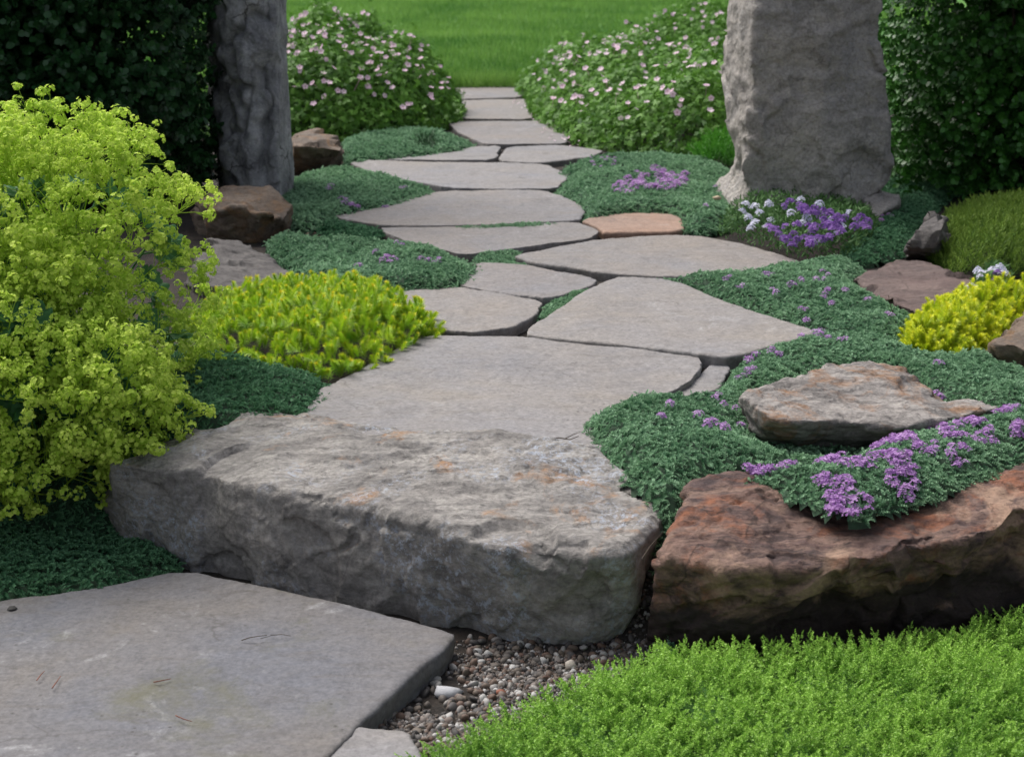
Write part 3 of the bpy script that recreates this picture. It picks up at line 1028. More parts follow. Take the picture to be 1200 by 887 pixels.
def shoot_tmpl(n, length, leaf, width, ang0, ang1, dens=1.0, vtip=0.35, seed=0, pairs=False, bend=0.25, hfrom=0.75, hmax=0.0, taper=0.35):
    """a shoot along +y with n leaves, the tip paler"""
    r = np.random.default_rng(seed)
    g = Geo()
    s = (np.arange(n) + 0.5) / n
    s = s ** dens
    if pairs:
        az = (np.arange(n) // 2) * (math.pi / 2) + (np.arange(n) % 2) * math.pi
        s = np.repeat(((np.arange((n + 1) // 2) + .5) / ((n + 1) // 2)), 2)[:n]
    else:
        az = np.arange(n) * 2.399963 + r.normal(0, .2, n)
    a = ang0 + (ang1 - ang0) * s + r.normal(0, .12, n)
    d = np.stack([np.cos(az) * np.sin(a), np.cos(a), np.sin(az) * np.sin(a)], 1)
    axis = np.stack([0 * s, s * length, bend * length * s ** 2], 1)
    L = leaf * (1 - taper * s ** 3) * r.uniform(.8, 1.15, n)
    up = unit(np.stack([-np.cos(az) * np.cos(a), np.sin(a), -np.sin(az) * np.cos(a)], 1) + 1e-3)
    M = frames(d, up, np.ones(n)) * np.stack([L * width, L, L], 1)[:, None, :]
    val = vtip * (s - 0.5) + r.normal(0, .06, n)
    hh = np.clip((s - hfrom) / (1 - hfrom + 1e-6), 0, 1) * hmax
    for i in range(n):
        T = (QUAD[0], QUAD[1], QUAD[2], np.full(4, hh[i]))
        g.stamp(T, M[i:i + 1], axis[i:i + 1], val[i:i + 1])
    V, F, v, h = g.tmpl()
    return V, F, v, h


THYME_T = [shoot_tmpl(18, 0.0125, 0.0039, 0.74, 1.2, 0.55, 1, 0.85, 100 + i, True, bend=-0.35) for i in range(4)]
def plume_tmpl(seed):
    """a feathery shoot: side shoots with tiny leaves, shorter towards the tip"""
    r = np.random.default_rng(seed)
    g = Geo()
    nb = 13
    for b in range(nb):
        s = (b + .5) / nb
        az = b * 2.399963 + r.normal(0, .3)
        a = 1.05 - 0.55 * s + r.normal(0, .1)
        ln = 0.0125 * (1 - 0.72 * s) * r.uniform(.8, 1.2)
        sub = shoot_tmpl(7, ln, 0.0036, 0.5, 1.1, 0.35, 1, 0.2, seed * 31 + b, bend=0.2)
        d = A([[math.cos(az) * math.sin(a), math.cos(a), math.sin(az) * math.sin(a)]])
        M = frames(d, A([[0.1, 1.0, 0.2]]), np.ones(1))
        g.stamp(sub, M, A([[0, 0.034 * s, 0.010 * s * s]]), A([0.45 * (s - .5) + r.normal(0, .05)]))
    sub = shoot_tmpl(8, 0.007, 0.0036, 0.5, 1.0, 0.2, 1, 0.2, seed * 31 + 50)
    g.stamp(sub, np.eye(3)[None], A([[0, 0.034, 0.010]]), A([0.3]))
    return g.tmpl()


CARPET_T = [plume_tmpl(200 + i) for i in range(5)]
BLADE_T = [shoot_tmpl(26, 0.035, 0.016, 0.13, 1.2, 0.3, 1, 0.5, 300 + i, bend=0.3, hfrom=0.3, hmax=0.3) for i in range(3)]
FERN_T = [shoot_tmpl(34, 0.06, 0.018, 0.16, 1.1, 0.4, 0.9, 0.4, 400 + i) for i in range(3)]


HOLES = []


def mat_surface(poly, x, y, H, rise, seed, lump, lift=0.0):
    d = edge_dist(poly, x, y)
    for hp in HOLES:
        d = np.minimum(d, np.where(inside(hp, x, y), 0.0, edge_dist(hp, x, y)))
    p = np.stack([x, y, 0 * x], 1)
    h = 0.010 + 0.75 * H * (1 - np.exp(-d / rise)) + lump * (0.5 + 0.5 * fbm(p, 9, 3, seed)) * np.clip(d / 0.05, 0, 1) \
        + 0.0045 * fbm(p * A([1, 1.5, 1]), 38, 2, seed + 3) + 0.003 * fbm(p, 85, 1, seed + 4)
    g = ground_z(x, y)
    if lift > 0:
        g = np.maximum(g, -0.024)      # a mat lying on a boulder, not on the falling soil
    return g + 0.008 + lift + h


def carpet(name, poly, T, density, mat, label, cat, H=0.022, rise=0.03, lump=0.014, seed=0, scale=1.0, tilt=0.9, under=None,
           flow=(0, -0.3), flowers=None, fmesh=None, vmean=0.5, group=None, vamp=0.25, lift=0.0):
    """a spreading plant: matted base, leafy shoots all over it, flower clusters as parts"""
    under = under or M_UNDER
    poly = resample(chaikin(poly, 1), 0.03)
    w = fbm(poly * A([1, 1, 0]), 18, 3, seed + 70)
    c = poly.mean(0)
    poly = poly + unit(poly - c) * (0.013 * w + 0.007 * fbm(poly * A([1, 1, 0]), 55, 2, seed + 71))[:, None] * A([1, 1, 0])
    base = A([c[0], c[1], float(ground_z(A([c[0]]), A([c[1]]))[0])])
    root = thing(name, base, label, cat, group)
    # matted base
    st = 0.014
    lo, hi = poly[:, :2].min(0) - st, poly[:, :2].max(0) + st
    gx, gy = np.arange(lo[0], hi[0] + st, st), np.arange(lo[1], hi[1] + st, st)
    X, Y = np.meshgrid(gx, gy)
    x, y = X.ravel(), Y.ravel()
    ins = inside(poly, x, y)
    ok = ins | (edge_dist(poly, x, y) < st * 0.5)
    z = mat_surface(poly, x, y, H, rise, seed, lump, lift) - 0.013
    z = np.where(ins, z, ground_z(x, y) - 0.003 if lift == 0 else z - 0.008)
    nx = len(gx)
    i = (np.arange(len(gy) - 1)[:, None] * nx + np.arange(nx - 1)[None]).ravel()
    F = np.stack([i, i + 1, i + nx + 1, i + nx], 1)
    F = F[ok[F].all(1)]
    used, inv = np.unique(F, return_inverse=True)
    V = np.stack([x, y, z], 1)[used]
    link('stem_mat', mesh_np('stem_mat', V - base, [inv.reshape(F.shape)], True), under, root)
    # shoots
    n = int(poly_area(poly) * density / scale ** 2)
    x, y = sample_poly(poly, n)
    e = 0.006
    z = mat_surface(poly, x, y, H, rise, seed, lump, lift)
    zx = (mat_surface(poly, x + e, y, H, rise, seed, lump, lift) - z) / e
    zy = (mat_surface(poly, x, y + e, H, rise, seed, lump, lift) - z) / e
    N = unit(np.stack([-zx, -zy, np.ones(n)], 1))
    az = fbm(np.stack([x, y, 0 * x], 1), 14, 2, seed + 8) * 4 + rng.normal(0, 1.0, n)
    t = np.stack([np.cos(az) + flow[0], np.sin(az) + flow[1], 0 * x], 1)
    t = t - N * (t * N).sum(1)[:, None] + 0.5 * N * np.array([[0, 0, 0]])
    d = unit(unit(t + 1e-6) * tilt + N * rng.uniform(0.25, 0.9, n)[:, None] + rng.normal(0, .12, (n, 3)))
    s = scale * rng.uniform(0.75, 1.25, n)
    M = frames(d, N + rng.normal(0, .2, (n, 3)), s)
    patch = fbm(np.stack([x, y, 0 * x], 1), 7, 3, seed + 12)
    val = np.clip(vmean + vamp * patch + rng.normal(0, .14, n), 0.0, 1.0)
    L = np.stack([x, y, z - 0.006 * scale - rng.random(n) * 0.003], 1)
    g = Geo()
    k = rng.integers(0, len(T), n)
    for j in range(len(T)):
        m = k == j
        g.stamp(T[j], M[m], L[m], val[m])
    link('foliage', g.mesh('foliage', off=base), mat, root)
    many = Geo()
    flowers = list(flowers or [])
    if len(flowers) > 100:
        rng.shuffle(flowers)
    for nf, f in enumerate(flowers):
        p = A([f[0], f[1]])
        fz = mat_surface(poly, p[:1], p[1:], H, rise, seed, lump, lift)[0]
        me = fmesh[rng.integers(0, len(fmesh))]
        if nf >= 100:
            co = np.empty(len(me.vertices) * 3, np.float32)
            me.vertices.foreach_get('co', co)
            vi = np.empty(len(me.loops), np.int32)
            me.loops.foreach_get('vertex_index', vi)
            vv = np.empty(len(me.polygons), np.float32)
            me.attributes['v'].data.foreach_get('value', vv)
            a = rng.uniform(0, 6.28)
            Rz = A([[math.cos(a), -math.sin(a), 0], [math.sin(a), math.cos(a), 0], [0, 0, 1]])
            many.add(co.reshape(-1, 3) @ Rz.T * f[2] * rng.uniform(.8, 1.2) + A([p[0], p[1], fz + 0.002]), vi.reshape(-1, 4), vv)
            continue
        o = link('flower_cluster', me, None, root)
        o.location = (p[0] - base[0], p[1] - base[1], fz - base[2] + 0.002)
        sc = f[2] * rng.uniform(0.8, 1.2)
        o.scale = (sc, sc, sc)
        o.rotation_euler = (rng.normal(-.15, .2), rng.normal(0, .2), rng.uniform(0, 6.28))
    if many.n:
        link('flower_cluster', many.mesh('flower_cluster', off=base), M_LILAC, root)['kind'] = 'stuff'
    return root


def floret(npet, rad, width, cup=0.25):
    """an open flower facing +z"""
    g = Geo()
    for k in range(npet):
        a = 2 * math.pi * k / npet
        c, s = math.cos(a), math.sin(a)
        V = A([[0, 0, 0], [width, .55, cup * .6], [width * .55, .95, cup], [0, 1.0, cup * .9], [-width * .55, .95, cup], [-width, .55, cup * .6]]) * rad
        Rm = A([[c, -s, 0], [s, c, 0], [0, 0, 1]])
        g.add(V @ Rm.T, A([[0, 1, 2, 3], [0, 3, 4, 5]]), 0.0)
    return g.tmpl()


def cluster_mesh(name, mat, n, rad, dome, frad, npet=4, seed=0, vs=0.25, simple=False):
    """a head of tiny florets on a dome"""
    r = np.random.default_rng(seed)
    T = QUADSTAR(npet, frad) if simple else floret(npet, frad, 0.38)
    k = np.arange(n) + 0.5
    rr = np.sqrt(k / n)
    az = k * 2.399963 + r.normal(0, .3, n)
    x, y = rr * np.cos(az) * rad, rr * np.sin(az) * rad
    z = dome * (1 - rr ** 2) + r.normal(0, .1 * dome + 0.0005, n)
    nrm = unit(np.stack([x / rad * .9, y / rad * .9, np.ones(n) * .8], 1) + r.normal(0, .25, (n, 3)))
    side = unit(np.cross(nrm, rand_dirs(n)))
    M = np.stack([side, np.cross(nrm, side), nrm], 2) * r.uniform(.8, 1.2, n)[:, None, None]
    g = Geo()
    g.stamp(T, M, np.stack([x, y, z], 1), np.clip(.5 + r.normal(0, vs, n), 0, 1))
    me = g.mesh(name)
    me.materials.append(mat)
    return me


def QUADSTAR(npet, rad):
    g = Geo()
    for k in range(npet):
        a = 2 * math.pi * k / npet
        c, s = math.cos(a), math.sin(a)
        V = A([[0, 0, 0], [.4, .55, .2], [0, 1.0, .3], [-.4, .55, .2]]) * rad
        Rm = A([[c, -s, 0], [s, c, 0], [0, 0, 1]])
        g.add(V @ Rm.T, A([[0, 1, 2, 3]]), 0.0)
    return g.tmpl()


LILAC = [cluster_mesh('flower_cluster', M_LILAC, 14, 0.0082, 0.005, 0.0028, 4, 500 + i, .3, True) for i in range(4)]


def at_px(lst, z=0.0, s=1.0):
    lst = lst + [(a + rng.normal(0, 5), b + rng.normal(0, 2.2)) for a, b, *c in lst]
    return [(*P(a, b, z)[:2], (c[0] if c else 1.0) * s) for a, b, *c in lst]


def scatter_px(cx, cy, rx, ry, n, z=0.0, s=1.0):
    out = []
    for _ in range(n):
        a, r = rng.uniform(0, 6.28), math.sqrt(rng.random())
        out.append((*P(cx + rx * r * math.cos(a), cy + ry * r * math.sin(a), z)[:2], s))
    return out


def build_thyme():
    HOLES.append(poly_px([(884, 500), (905, 470), (967, 445), (1011, 440), (1055, 446), (1080, 462), (1100, 475), (1150, 487), (1140, 500), (1105, 510), (1056, 522), (1030, 532), (985, 538), (930, 535), (895, 522)], 0.0))
    D = 31000
    G = 'creeping thyme mats along the path'
    c = lambda *a, **k: carpet('thyme_mat', *a, group=G, **k)
    Z = 0.01
    c(poly_px([(402, 184), (399, 162), (449, 150), (520, 151), (562, 169), (518, 177), (447, 183), (415, 190)], Z), THYME_T, D, M_THYME,
      'farthest thyme mat, below the left pink flower bush', 'ground cover', scale=1.5, seed=601, H=0.03)
    c(poly_px([(326, 250), (332, 222), (346, 203), (400, 194), (449, 203), (522, 222), (464, 239), (394, 250), (372, 264), (338, 264)], Z), THYME_T, D, M_THYME,
      'thyme mat with few lilac flowers at the foot of the left standing stone', 'ground cover', scale=1.3, seed=602, H=0.03,
      flowers=at_px([(406, 235), (412, 237), (400, 234), (418, 236), (450, 233), (385, 222), (470, 217)], 0.03, 1.2), fmesh=LILAC)
    c(poly_px([(306, 277), (345, 274), (395, 282), (450, 281), (486, 284), (545, 300), (563, 309), (560, 320), (533, 335), (470, 337), (420, 345), (350, 328), (318, 296)], Z), THYME_T, D, M_THYME,
      'thyme mat between the flat grey stone and the long flagstone', 'ground cover', scale=1.15, seed=603, H=0.03, lump=0.02,
      flowers=at_px([(453, 299), (458, 301), (455, 305), (448, 302), (463, 303), (502, 302), (508, 303), (422, 311), (465, 283), (440, 294)], 0.03, 1.0), fmesh=LILAC)
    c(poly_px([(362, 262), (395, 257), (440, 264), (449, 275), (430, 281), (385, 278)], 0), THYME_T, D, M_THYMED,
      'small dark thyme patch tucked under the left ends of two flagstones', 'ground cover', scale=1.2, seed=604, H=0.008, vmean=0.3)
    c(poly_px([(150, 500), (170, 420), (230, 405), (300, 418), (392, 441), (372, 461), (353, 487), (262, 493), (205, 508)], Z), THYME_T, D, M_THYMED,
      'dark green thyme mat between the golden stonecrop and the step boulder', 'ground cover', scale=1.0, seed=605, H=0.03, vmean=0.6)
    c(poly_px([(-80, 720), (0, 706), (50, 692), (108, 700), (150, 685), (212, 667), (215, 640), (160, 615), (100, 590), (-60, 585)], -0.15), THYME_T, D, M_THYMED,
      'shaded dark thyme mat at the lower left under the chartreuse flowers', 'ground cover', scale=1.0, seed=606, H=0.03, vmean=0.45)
    c(poly_px([(648, 200), (690, 184), (760, 180), (850, 190), (870, 215), (868, 258), (803, 272), (796, 250), (735, 247.5), (681, 258), (688, 247), (668, 232), (650, 222), (669, 206)], Z), THYME_T, D, M_THYME,
      'thyme mat with one dense mound of purple flowers, left of the broad standing stone', 'ground cover', scale=1.35, seed=607, H=0.035, lump=0.02,
      flowers=scatter_px(772, 207, 38, 13, 75, 0.045, 1.6) + scatter_px(735, 215, 22, 8, 20, 0.045, 1.3) + scatter_px(700, 190, 25, 6, 12, 0.03, 1.0) + at_px([(838, 222), (828, 246), (720, 220)], 0.03), fmesh=LILAC)
    # the big mat to the right of the path
    f = at_px([(876, 437), (880, 441), (872, 442), (836, 500), (843, 504), (828, 503), (850, 506), (905, 411), (910, 415), (880, 415), (886, 411), (955, 392), (962, 396), (970, 400), (940, 398),
               (896, 470), (838, 472), (848, 479), (820, 490), (775, 497), (785, 480), (855, 330), (897, 329), (899, 331), (930, 340), (940, 335), (965, 333), (970, 345), (965, 352), (975, 360), (990, 345),
               (963, 322), (940, 362), (1015, 355), (1098, 452), (1103, 456), (1098, 432), (945, 372), (905, 345), (870, 340), (1045, 372), (990, 404), (868, 494), (886, 464)], 0.025, 0.95)
    c(poly_px([(728, 323), (803, 325), (870, 319), (940, 307), (985, 297), (1022, 313), (1006, 331), (1035, 350), (1078, 368), (1056, 402), (1100, 413), (1158, 404), (1178, 425), (1230, 435), (1240, 490),
               (1170, 478), (1100, 495), (1040, 520), (960, 545), (885, 552), (840, 558), (806, 568), (798, 625), (772, 680), (766, 640), (782, 592), (705, 532), (676, 498), (688, 484), (738, 465), (776, 461), (812, 464), (845, 452),
               (852, 432), (876, 413), (938, 395), (957, 388), (862, 359), (789, 329)], Z), THYME_T, D, M_THYME,
      'largest thyme mat, sweeping along the right side of the path around the pale boulder', 'ground cover', scale=1.0, seed=608, H=0.034, lump=0.022, rise=0.035,
      flowers=f, fmesh=LILAC)
    fl = []
    for cx, cy, rx, ry, n in [(905, 545, 25, 5, 12), (985, 580, 12, 9, 14), (1000, 590, 20, 6, 6), (1060, 565, 16, 9, 13), (1055, 545, 10, 6, 6), (1032, 545, 12, 5, 6), (1058, 520, 12, 5, 7), (1035, 525, 9, 5, 5),
                              (970, 542, 14, 5, 7), (1115, 518, 10, 5, 6), (1135, 505, 14, 5, 7), (1100, 496, 14, 3, 6), (1182, 486, 12, 5, 8), (1195, 511, 9, 5, 5), (1085, 534, 13, 5, 6), (1150, 520, 16, 6, 4), (1125, 538, 12, 6, 4),
                              (1000, 553, 20, 6, 6), (965, 567, 10, 4, 4)]:
        fl += scatter_px(cx, cy, rx * 1.25, ry * 1.3, max(4, int(n * 2.6)), 0.035, 0.95)
    c(poly_px(FLOWER_MAT, 0.03), THYME_T, D, M_THYME,
      'thyme mat thick with purple flowers between the pale and the rust red boulder', 'ground cover', scale=1.0, seed=609, H=0.034, lump=0.014, rise=0.05, lift=0.026, flowers=fl, fmesh=LILAC)
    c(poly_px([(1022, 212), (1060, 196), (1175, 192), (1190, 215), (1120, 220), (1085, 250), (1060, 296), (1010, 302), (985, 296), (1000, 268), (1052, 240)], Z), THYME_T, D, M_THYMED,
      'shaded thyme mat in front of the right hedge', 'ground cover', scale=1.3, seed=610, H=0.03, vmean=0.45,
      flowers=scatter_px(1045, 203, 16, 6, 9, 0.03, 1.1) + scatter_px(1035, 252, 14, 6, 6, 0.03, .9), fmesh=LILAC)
    for k, (pts, lab) in enumerate([
        ([(535, 264.5), (600, 262.5), (662, 258.5), (664, 263.5), (600, 268), (536, 269.5)], 'thin strip of thyme in the joint in front of the broad tan flagstone'),
        ([(556, 296), (580, 292), (612, 291), (606, 297), (600, 304), (625, 309), (590, 311), (560, 308)], 'wedge of thyme in the joint left of the leaf shaped flagstone'),
        ([(686, 336), (693, 341), (670, 354), (650, 366), (627, 374), (638, 358), (648, 350), (668, 342)], 'thyme tuft filling the slanting joint beside the big pointed flagstone')]):
        c(poly_px(pts, 0.0), THYME_T, D * 1.1, M_THYME, lab, 'ground cover', scale=0.8, seed=620 + k, H=0.008, lump=0.003, rise=0.01, vmean=0.6)


build_thyme()


def build_carpet():
    poly = poly_px([(470, 905), (540, 868), (600, 838), (660, 808), (720, 786), (770, 772), (840, 765), (920, 765), (1000, 762), (1080, 752), (1150, 740), (1230, 715), (1330, 700), (1400, 960), (420, 980)], -0.15)
    carpet('stonecrop_carpet', poly, CARPET_T, 12500, M_CARPET, 'bright green feathery stonecrop carpet filling the lower right corner', 'ground cover',
           H=0.026, rise=0.04, lump=0.022, seed=640, scale=1.0, tilt=0.9, flow=(-0.25, -0.75), vmean=0.55, vamp=0.4, under=plain_mat('green matted stems', (0.04, 0.12, 0.015), 0.9, 0.5, 60))


build_carpet()

# ================================================================ YELLOW STONECROPS
def gold_shoot_meshes(mat, seed, hmax):
    out = []
    for i in range(6):
        r = np.random.default_rng(seed + i)
        V, F, v, h = shoot_tmpl(190, 0.028 + 0.014 * r.random(), 0.0130, 0.10, 1.45, 0.62, 0.5, 0.8, seed + i, bend=r.uniform(0.0, 0.25), hfrom=0.85, hmax=hmax, taper=0.35)
        # stand the shoot up: local y becomes z
        V = V[:, [0, 2, 1]] * A([1, -1, 1])
        # each needle gets a thickness by a second, turned blade
        me = mesh_np('shoot', V, [F], False, np.clip(v + 0.5, 0, 1), h)
        me.materials.append(mat)
        out.append(me)
    return out


def stonecrop(poly, n, meshes, label, H, seed, mat, tall=()):
    poly = resample(chaikin(poly, 1), 0.03)
    c = poly.mean(0)
    base = A([c[0], c[1], float(ground_z(c[:1], c[1:2])[0])])
    root = thing('golden_stonecrop', base, label, 'stonecrop')
    x, y = [], []
    # even spread by best-candidate picking
    cx, cy = sample_poly(poly, 4000)
    pts = [(cx[0], cy[0])]
    i = 1
    while len(pts) < n and i < 3900:
        cand = np.stack([cx[i:i + 14], cy[i:i + 14]], 1)
        i += 14
        pa = A(pts)
        dd = np.linalg.norm(cand[:, None] - pa[None], axis=2).min(1)
        pts.append(tuple(cand[dd.argmax()]))
    pts = A(pts)
    d = edge_dist(poly, pts[:, 0], pts[:, 1])
    h = H * (1 - np.exp(-d / 0.05))
    cen = pts.mean(0)
    order = np.argsort(pts[:, 1])
    rest = Geo()
    for k, j in enumerate(order):
        out = pts[j] - cen
        out = out / (np.linalg.norm(out) + 1e-6)
        e = math.exp(-d[j] / 0.035)
        sc = rng.uniform(0.85, 1.25)
        rx = -out[1] * 0.75 * e + rng.normal(0, .18) + 0.15
        ry = out[0] * 0.75 * e + rng.normal(0, .18)
        z = ground_z(pts[j, :1], pts[j, 1:])[0] + 0.004 + h[j]
        o = link('shoot', meshes[rng.integers(0, len(meshes))], None, root)
        o.location = (pts[j, 0] - base[0], pts[j, 1] - base[1], z - base[2])
        o.rotation_euler = (rx, ry, rng.uniform(0, 6.28))
        o.rotation_mode = 'XYZ'
        o.scale = (sc, sc, sc)
    for (px, py, s) in tall:
        q = P(px, py, 0.03)
        o = link('shoot', meshes[0], None, root)
        o.location = A([q[0], q[1], 0.02]) - base
        o.scale = (s, s, s * 1.3)
    # lower foliage holding the mound together
    g = Geo()
    m = 1100
    xx, yy = sample_poly(poly, m)
    dd = edge_dist(poly, xx, yy)
    zz = ground_z(xx, yy) + (0.35 + 0.75 * rng.random(m)) * (H * (1 - np.exp(-dd / 0.05)) + 0.004)
    T = shoot_tmpl(150, 0.028, 0.0130, 0.10, 1.45, 0.62, 0.5, 0.7, seed + 50, hfrom=0.88, hmax=0.4, taper=0.35)
    dirs = unit(np.stack([rng.normal(0, .6, m), rng.normal(0, .6, m), np.ones(m)], 1))
    g.stamp(T, frames(dirs, rand_dirs(m), rng.uniform(.8, 1.2, m)), np.stack([xx, yy, zz], 1), np.full(m, 0.36) + rng.normal(0, .12, m))
    link('foliage', g.mesh('foliage', off=base), mat, root)


def build_stonecrops():
    a = gold_shoot_meshes(M_GOLD, 700, 0.75)
    stonecrop(poly_px([(215, 400), (240, 410), (300, 424), (360, 440), (400, 442), (450, 425), (500, 398), (522, 388), (510, 380), (488, 368), (450, 357), (410, 352), (350, 356), (300, 360), (250, 368), (215, 385)], 0.0),
              98, a, 'golden green stonecrop mound with orange tips at the left edge of the path', 0.085, 710, M_GOLD, tall=((372, 345, 1.15), (440, 352, 1.0)))
    b = gold_shoot_meshes(M_GOLDR, 720, 0.8)
    stonecrop(poly_px([(1054, 402), (1075, 412), (1110, 415), (1160, 406), (1182, 384), (1230, 360), (1230, 345), (1160, 352), (1110, 362), (1070, 380)], 0.0),
              70, b, 'lemon yellow stonecrop mound at the right edge, behind the pale boulder', 0.075, 730, M_GOLDR, tall=((1078, 385, 1.0), (1190, 355, 1.3)))


build_stonecrops()

# ================================================================ LADY'S MANTLE
def tube(g, pts, rad, val=0.5, sides=5):
    pts = A(pts)
    n = len(pts)
    d = unit(np.gradient(pts, axis=0))
    up = A([0.3, 0.2, 1.0]) if abs(d[0][2]) < 0.9 else A([1.0, 0.1, 0])
    x = unit(np.cross(d, up))
    y = np.cross(d, x)
    rad = np.broadcast_to(rad, (n,))
    a = np.arange(sides) / sides * 2 * math.pi
    V = pts[:, None] + rad[:, None, None] * (np.cos(a)[None, :, None] * x[:, None] + np.sin(a)[None, :, None] * y[:, None])
    F = []
    for i in range(n - 1):
        for k in range(sides):
            F.append([i * sides + k, i * sides + (k + 1) % sides, (i + 1) * sides + (k + 1) % sides, (i + 1) * sides + k])
    g.add(V.reshape(-1, 3), A(F), val)


def spray_mesh(seed):
    """a panicle of tiny star florets on thread stems, growing along +z"""
    r = np.random.default_rng(seed)
    g = Geo()
    star = QUADSTAR(5, 0.0032)
    heads = []
    nb = 9
    for b in range(nb):
        s = 0.25 + 0.75 * (b + r.random()) / nb
        az = b * 2.4 + r.normal(0, .3)
        root = A([0, 0, 0.012 + 0.055 * s * .7])
        out = A([math.cos(az), math.sin(az), 0.55 + 0.7 * s]) * (0.044 * (1.15 - 0.55 * s))
        tip = root + out
        tube(g, [root, root + out * .5 + A([0, 0, .002]), tip], [0.0007, 0.0006, 0.0005], -0.15, 4)
        for c in range(3):
            o2 = r.normal(0, .011, 3) + A([0, 0, .004])
            tube(g, [root + out * .6, tip + o2], [0.0005, 0.0004], -0.1, 3)
            heads.append(tip + o2)
    tube(g, [A([0, 0, -0.09]), A([0.004, 0.0, -0.03]), A([0, 0, 0.06])], [0.0013, 0.0012, 0.0008], -0.25, 5)
    for h in heads:
        n = 19
        q = rand_dirs(n) * r.uniform(.35, 1.0, n)[:, None] ** 0.5 * 0.0092
        q[:, 2] *= 0.75
        nr = unit(q + A([0, 0, 0.004]))
        side = unit(np.cross(nr, rand_dirs(n)))
        M = np.stack([side, np.cross(nr, side), nr], 2) * r.uniform(.8, 1.25, n)[:, None, None]
        g.stamp(star, M, h + q, r.normal(0.05, .16, n))
    me = g.mesh('flower_spray')
    at = me.attributes['v']
    v = np.empty(len(me.polygons), np.float32)
    at.data.foreach_get('value', v)
    at.data.foreach_set('value', np.clip(v + 0.5, 0, 1))
    me.materials.append(M_FROTH)
    return me


def mantle_leaf_mesh(seed):
    """a round scalloped pleated leaf, about 7 cm, with its stalk"""
    r = np.random.default_rng(seed)
    n, K = 72, 4
    a = np.linspace(-math.pi * 0.93, math.pi * 0.93, n)
    lob = 0.86 + 0.14 * np.abs(np.cos(a * 4.5)) ** 0.6 + 0.015 * np.sign(np.sin(a * 36))
    V, F = [[0, 0, 0]], []
    for k in range(1, K + 1):
        f = k / K
        rr = 0.036 * f * (lob if k == K else 0.5 + 0.5 * lob)
        z = 0.010 * f ** 1.6 + 0.0045 * f * np.cos(a * 9)
        V += np.stack([rr * np.sin(a), rr * np.cos(a), z], 1).tolist()
    V = A(V)
    tri = [[0, 1 + i + 1, 1 + i] for i in range(n - 1)]
    for k in range(1, K):
        for i in range(n - 1):
            p = 1 + (k - 1) * n + i
            F.append([p, p + 1, p + n + 1, p + n])
    g = Geo()
    g.add(V, A(F), 0.5 + 0.2 * np.resize(r.random(9), len(F)))
    g.n = 0
    g2 = Geo()
    g2.add(V, A(F), 0.5)
    g2.F[3].append(A(tri))
    g2.v[3].append(np.full(len(tri), 0.5))
    tube(g2, [A([0, 0, 0]), A([0, -0.012, -0.03]), A([0, -0.02, -0.09])], [0.0014, 0.0014, 0.0016], 0.9, 5)
    me = g2.mesh('leaf', True)
    me.materials.append(M_MANTLE)
    return me


SPRAYS = [spray_mesh(800 + i) for i in range(6)]
MLEAF = [mantle_leaf_mesh(820 + i) for i in range(3)]


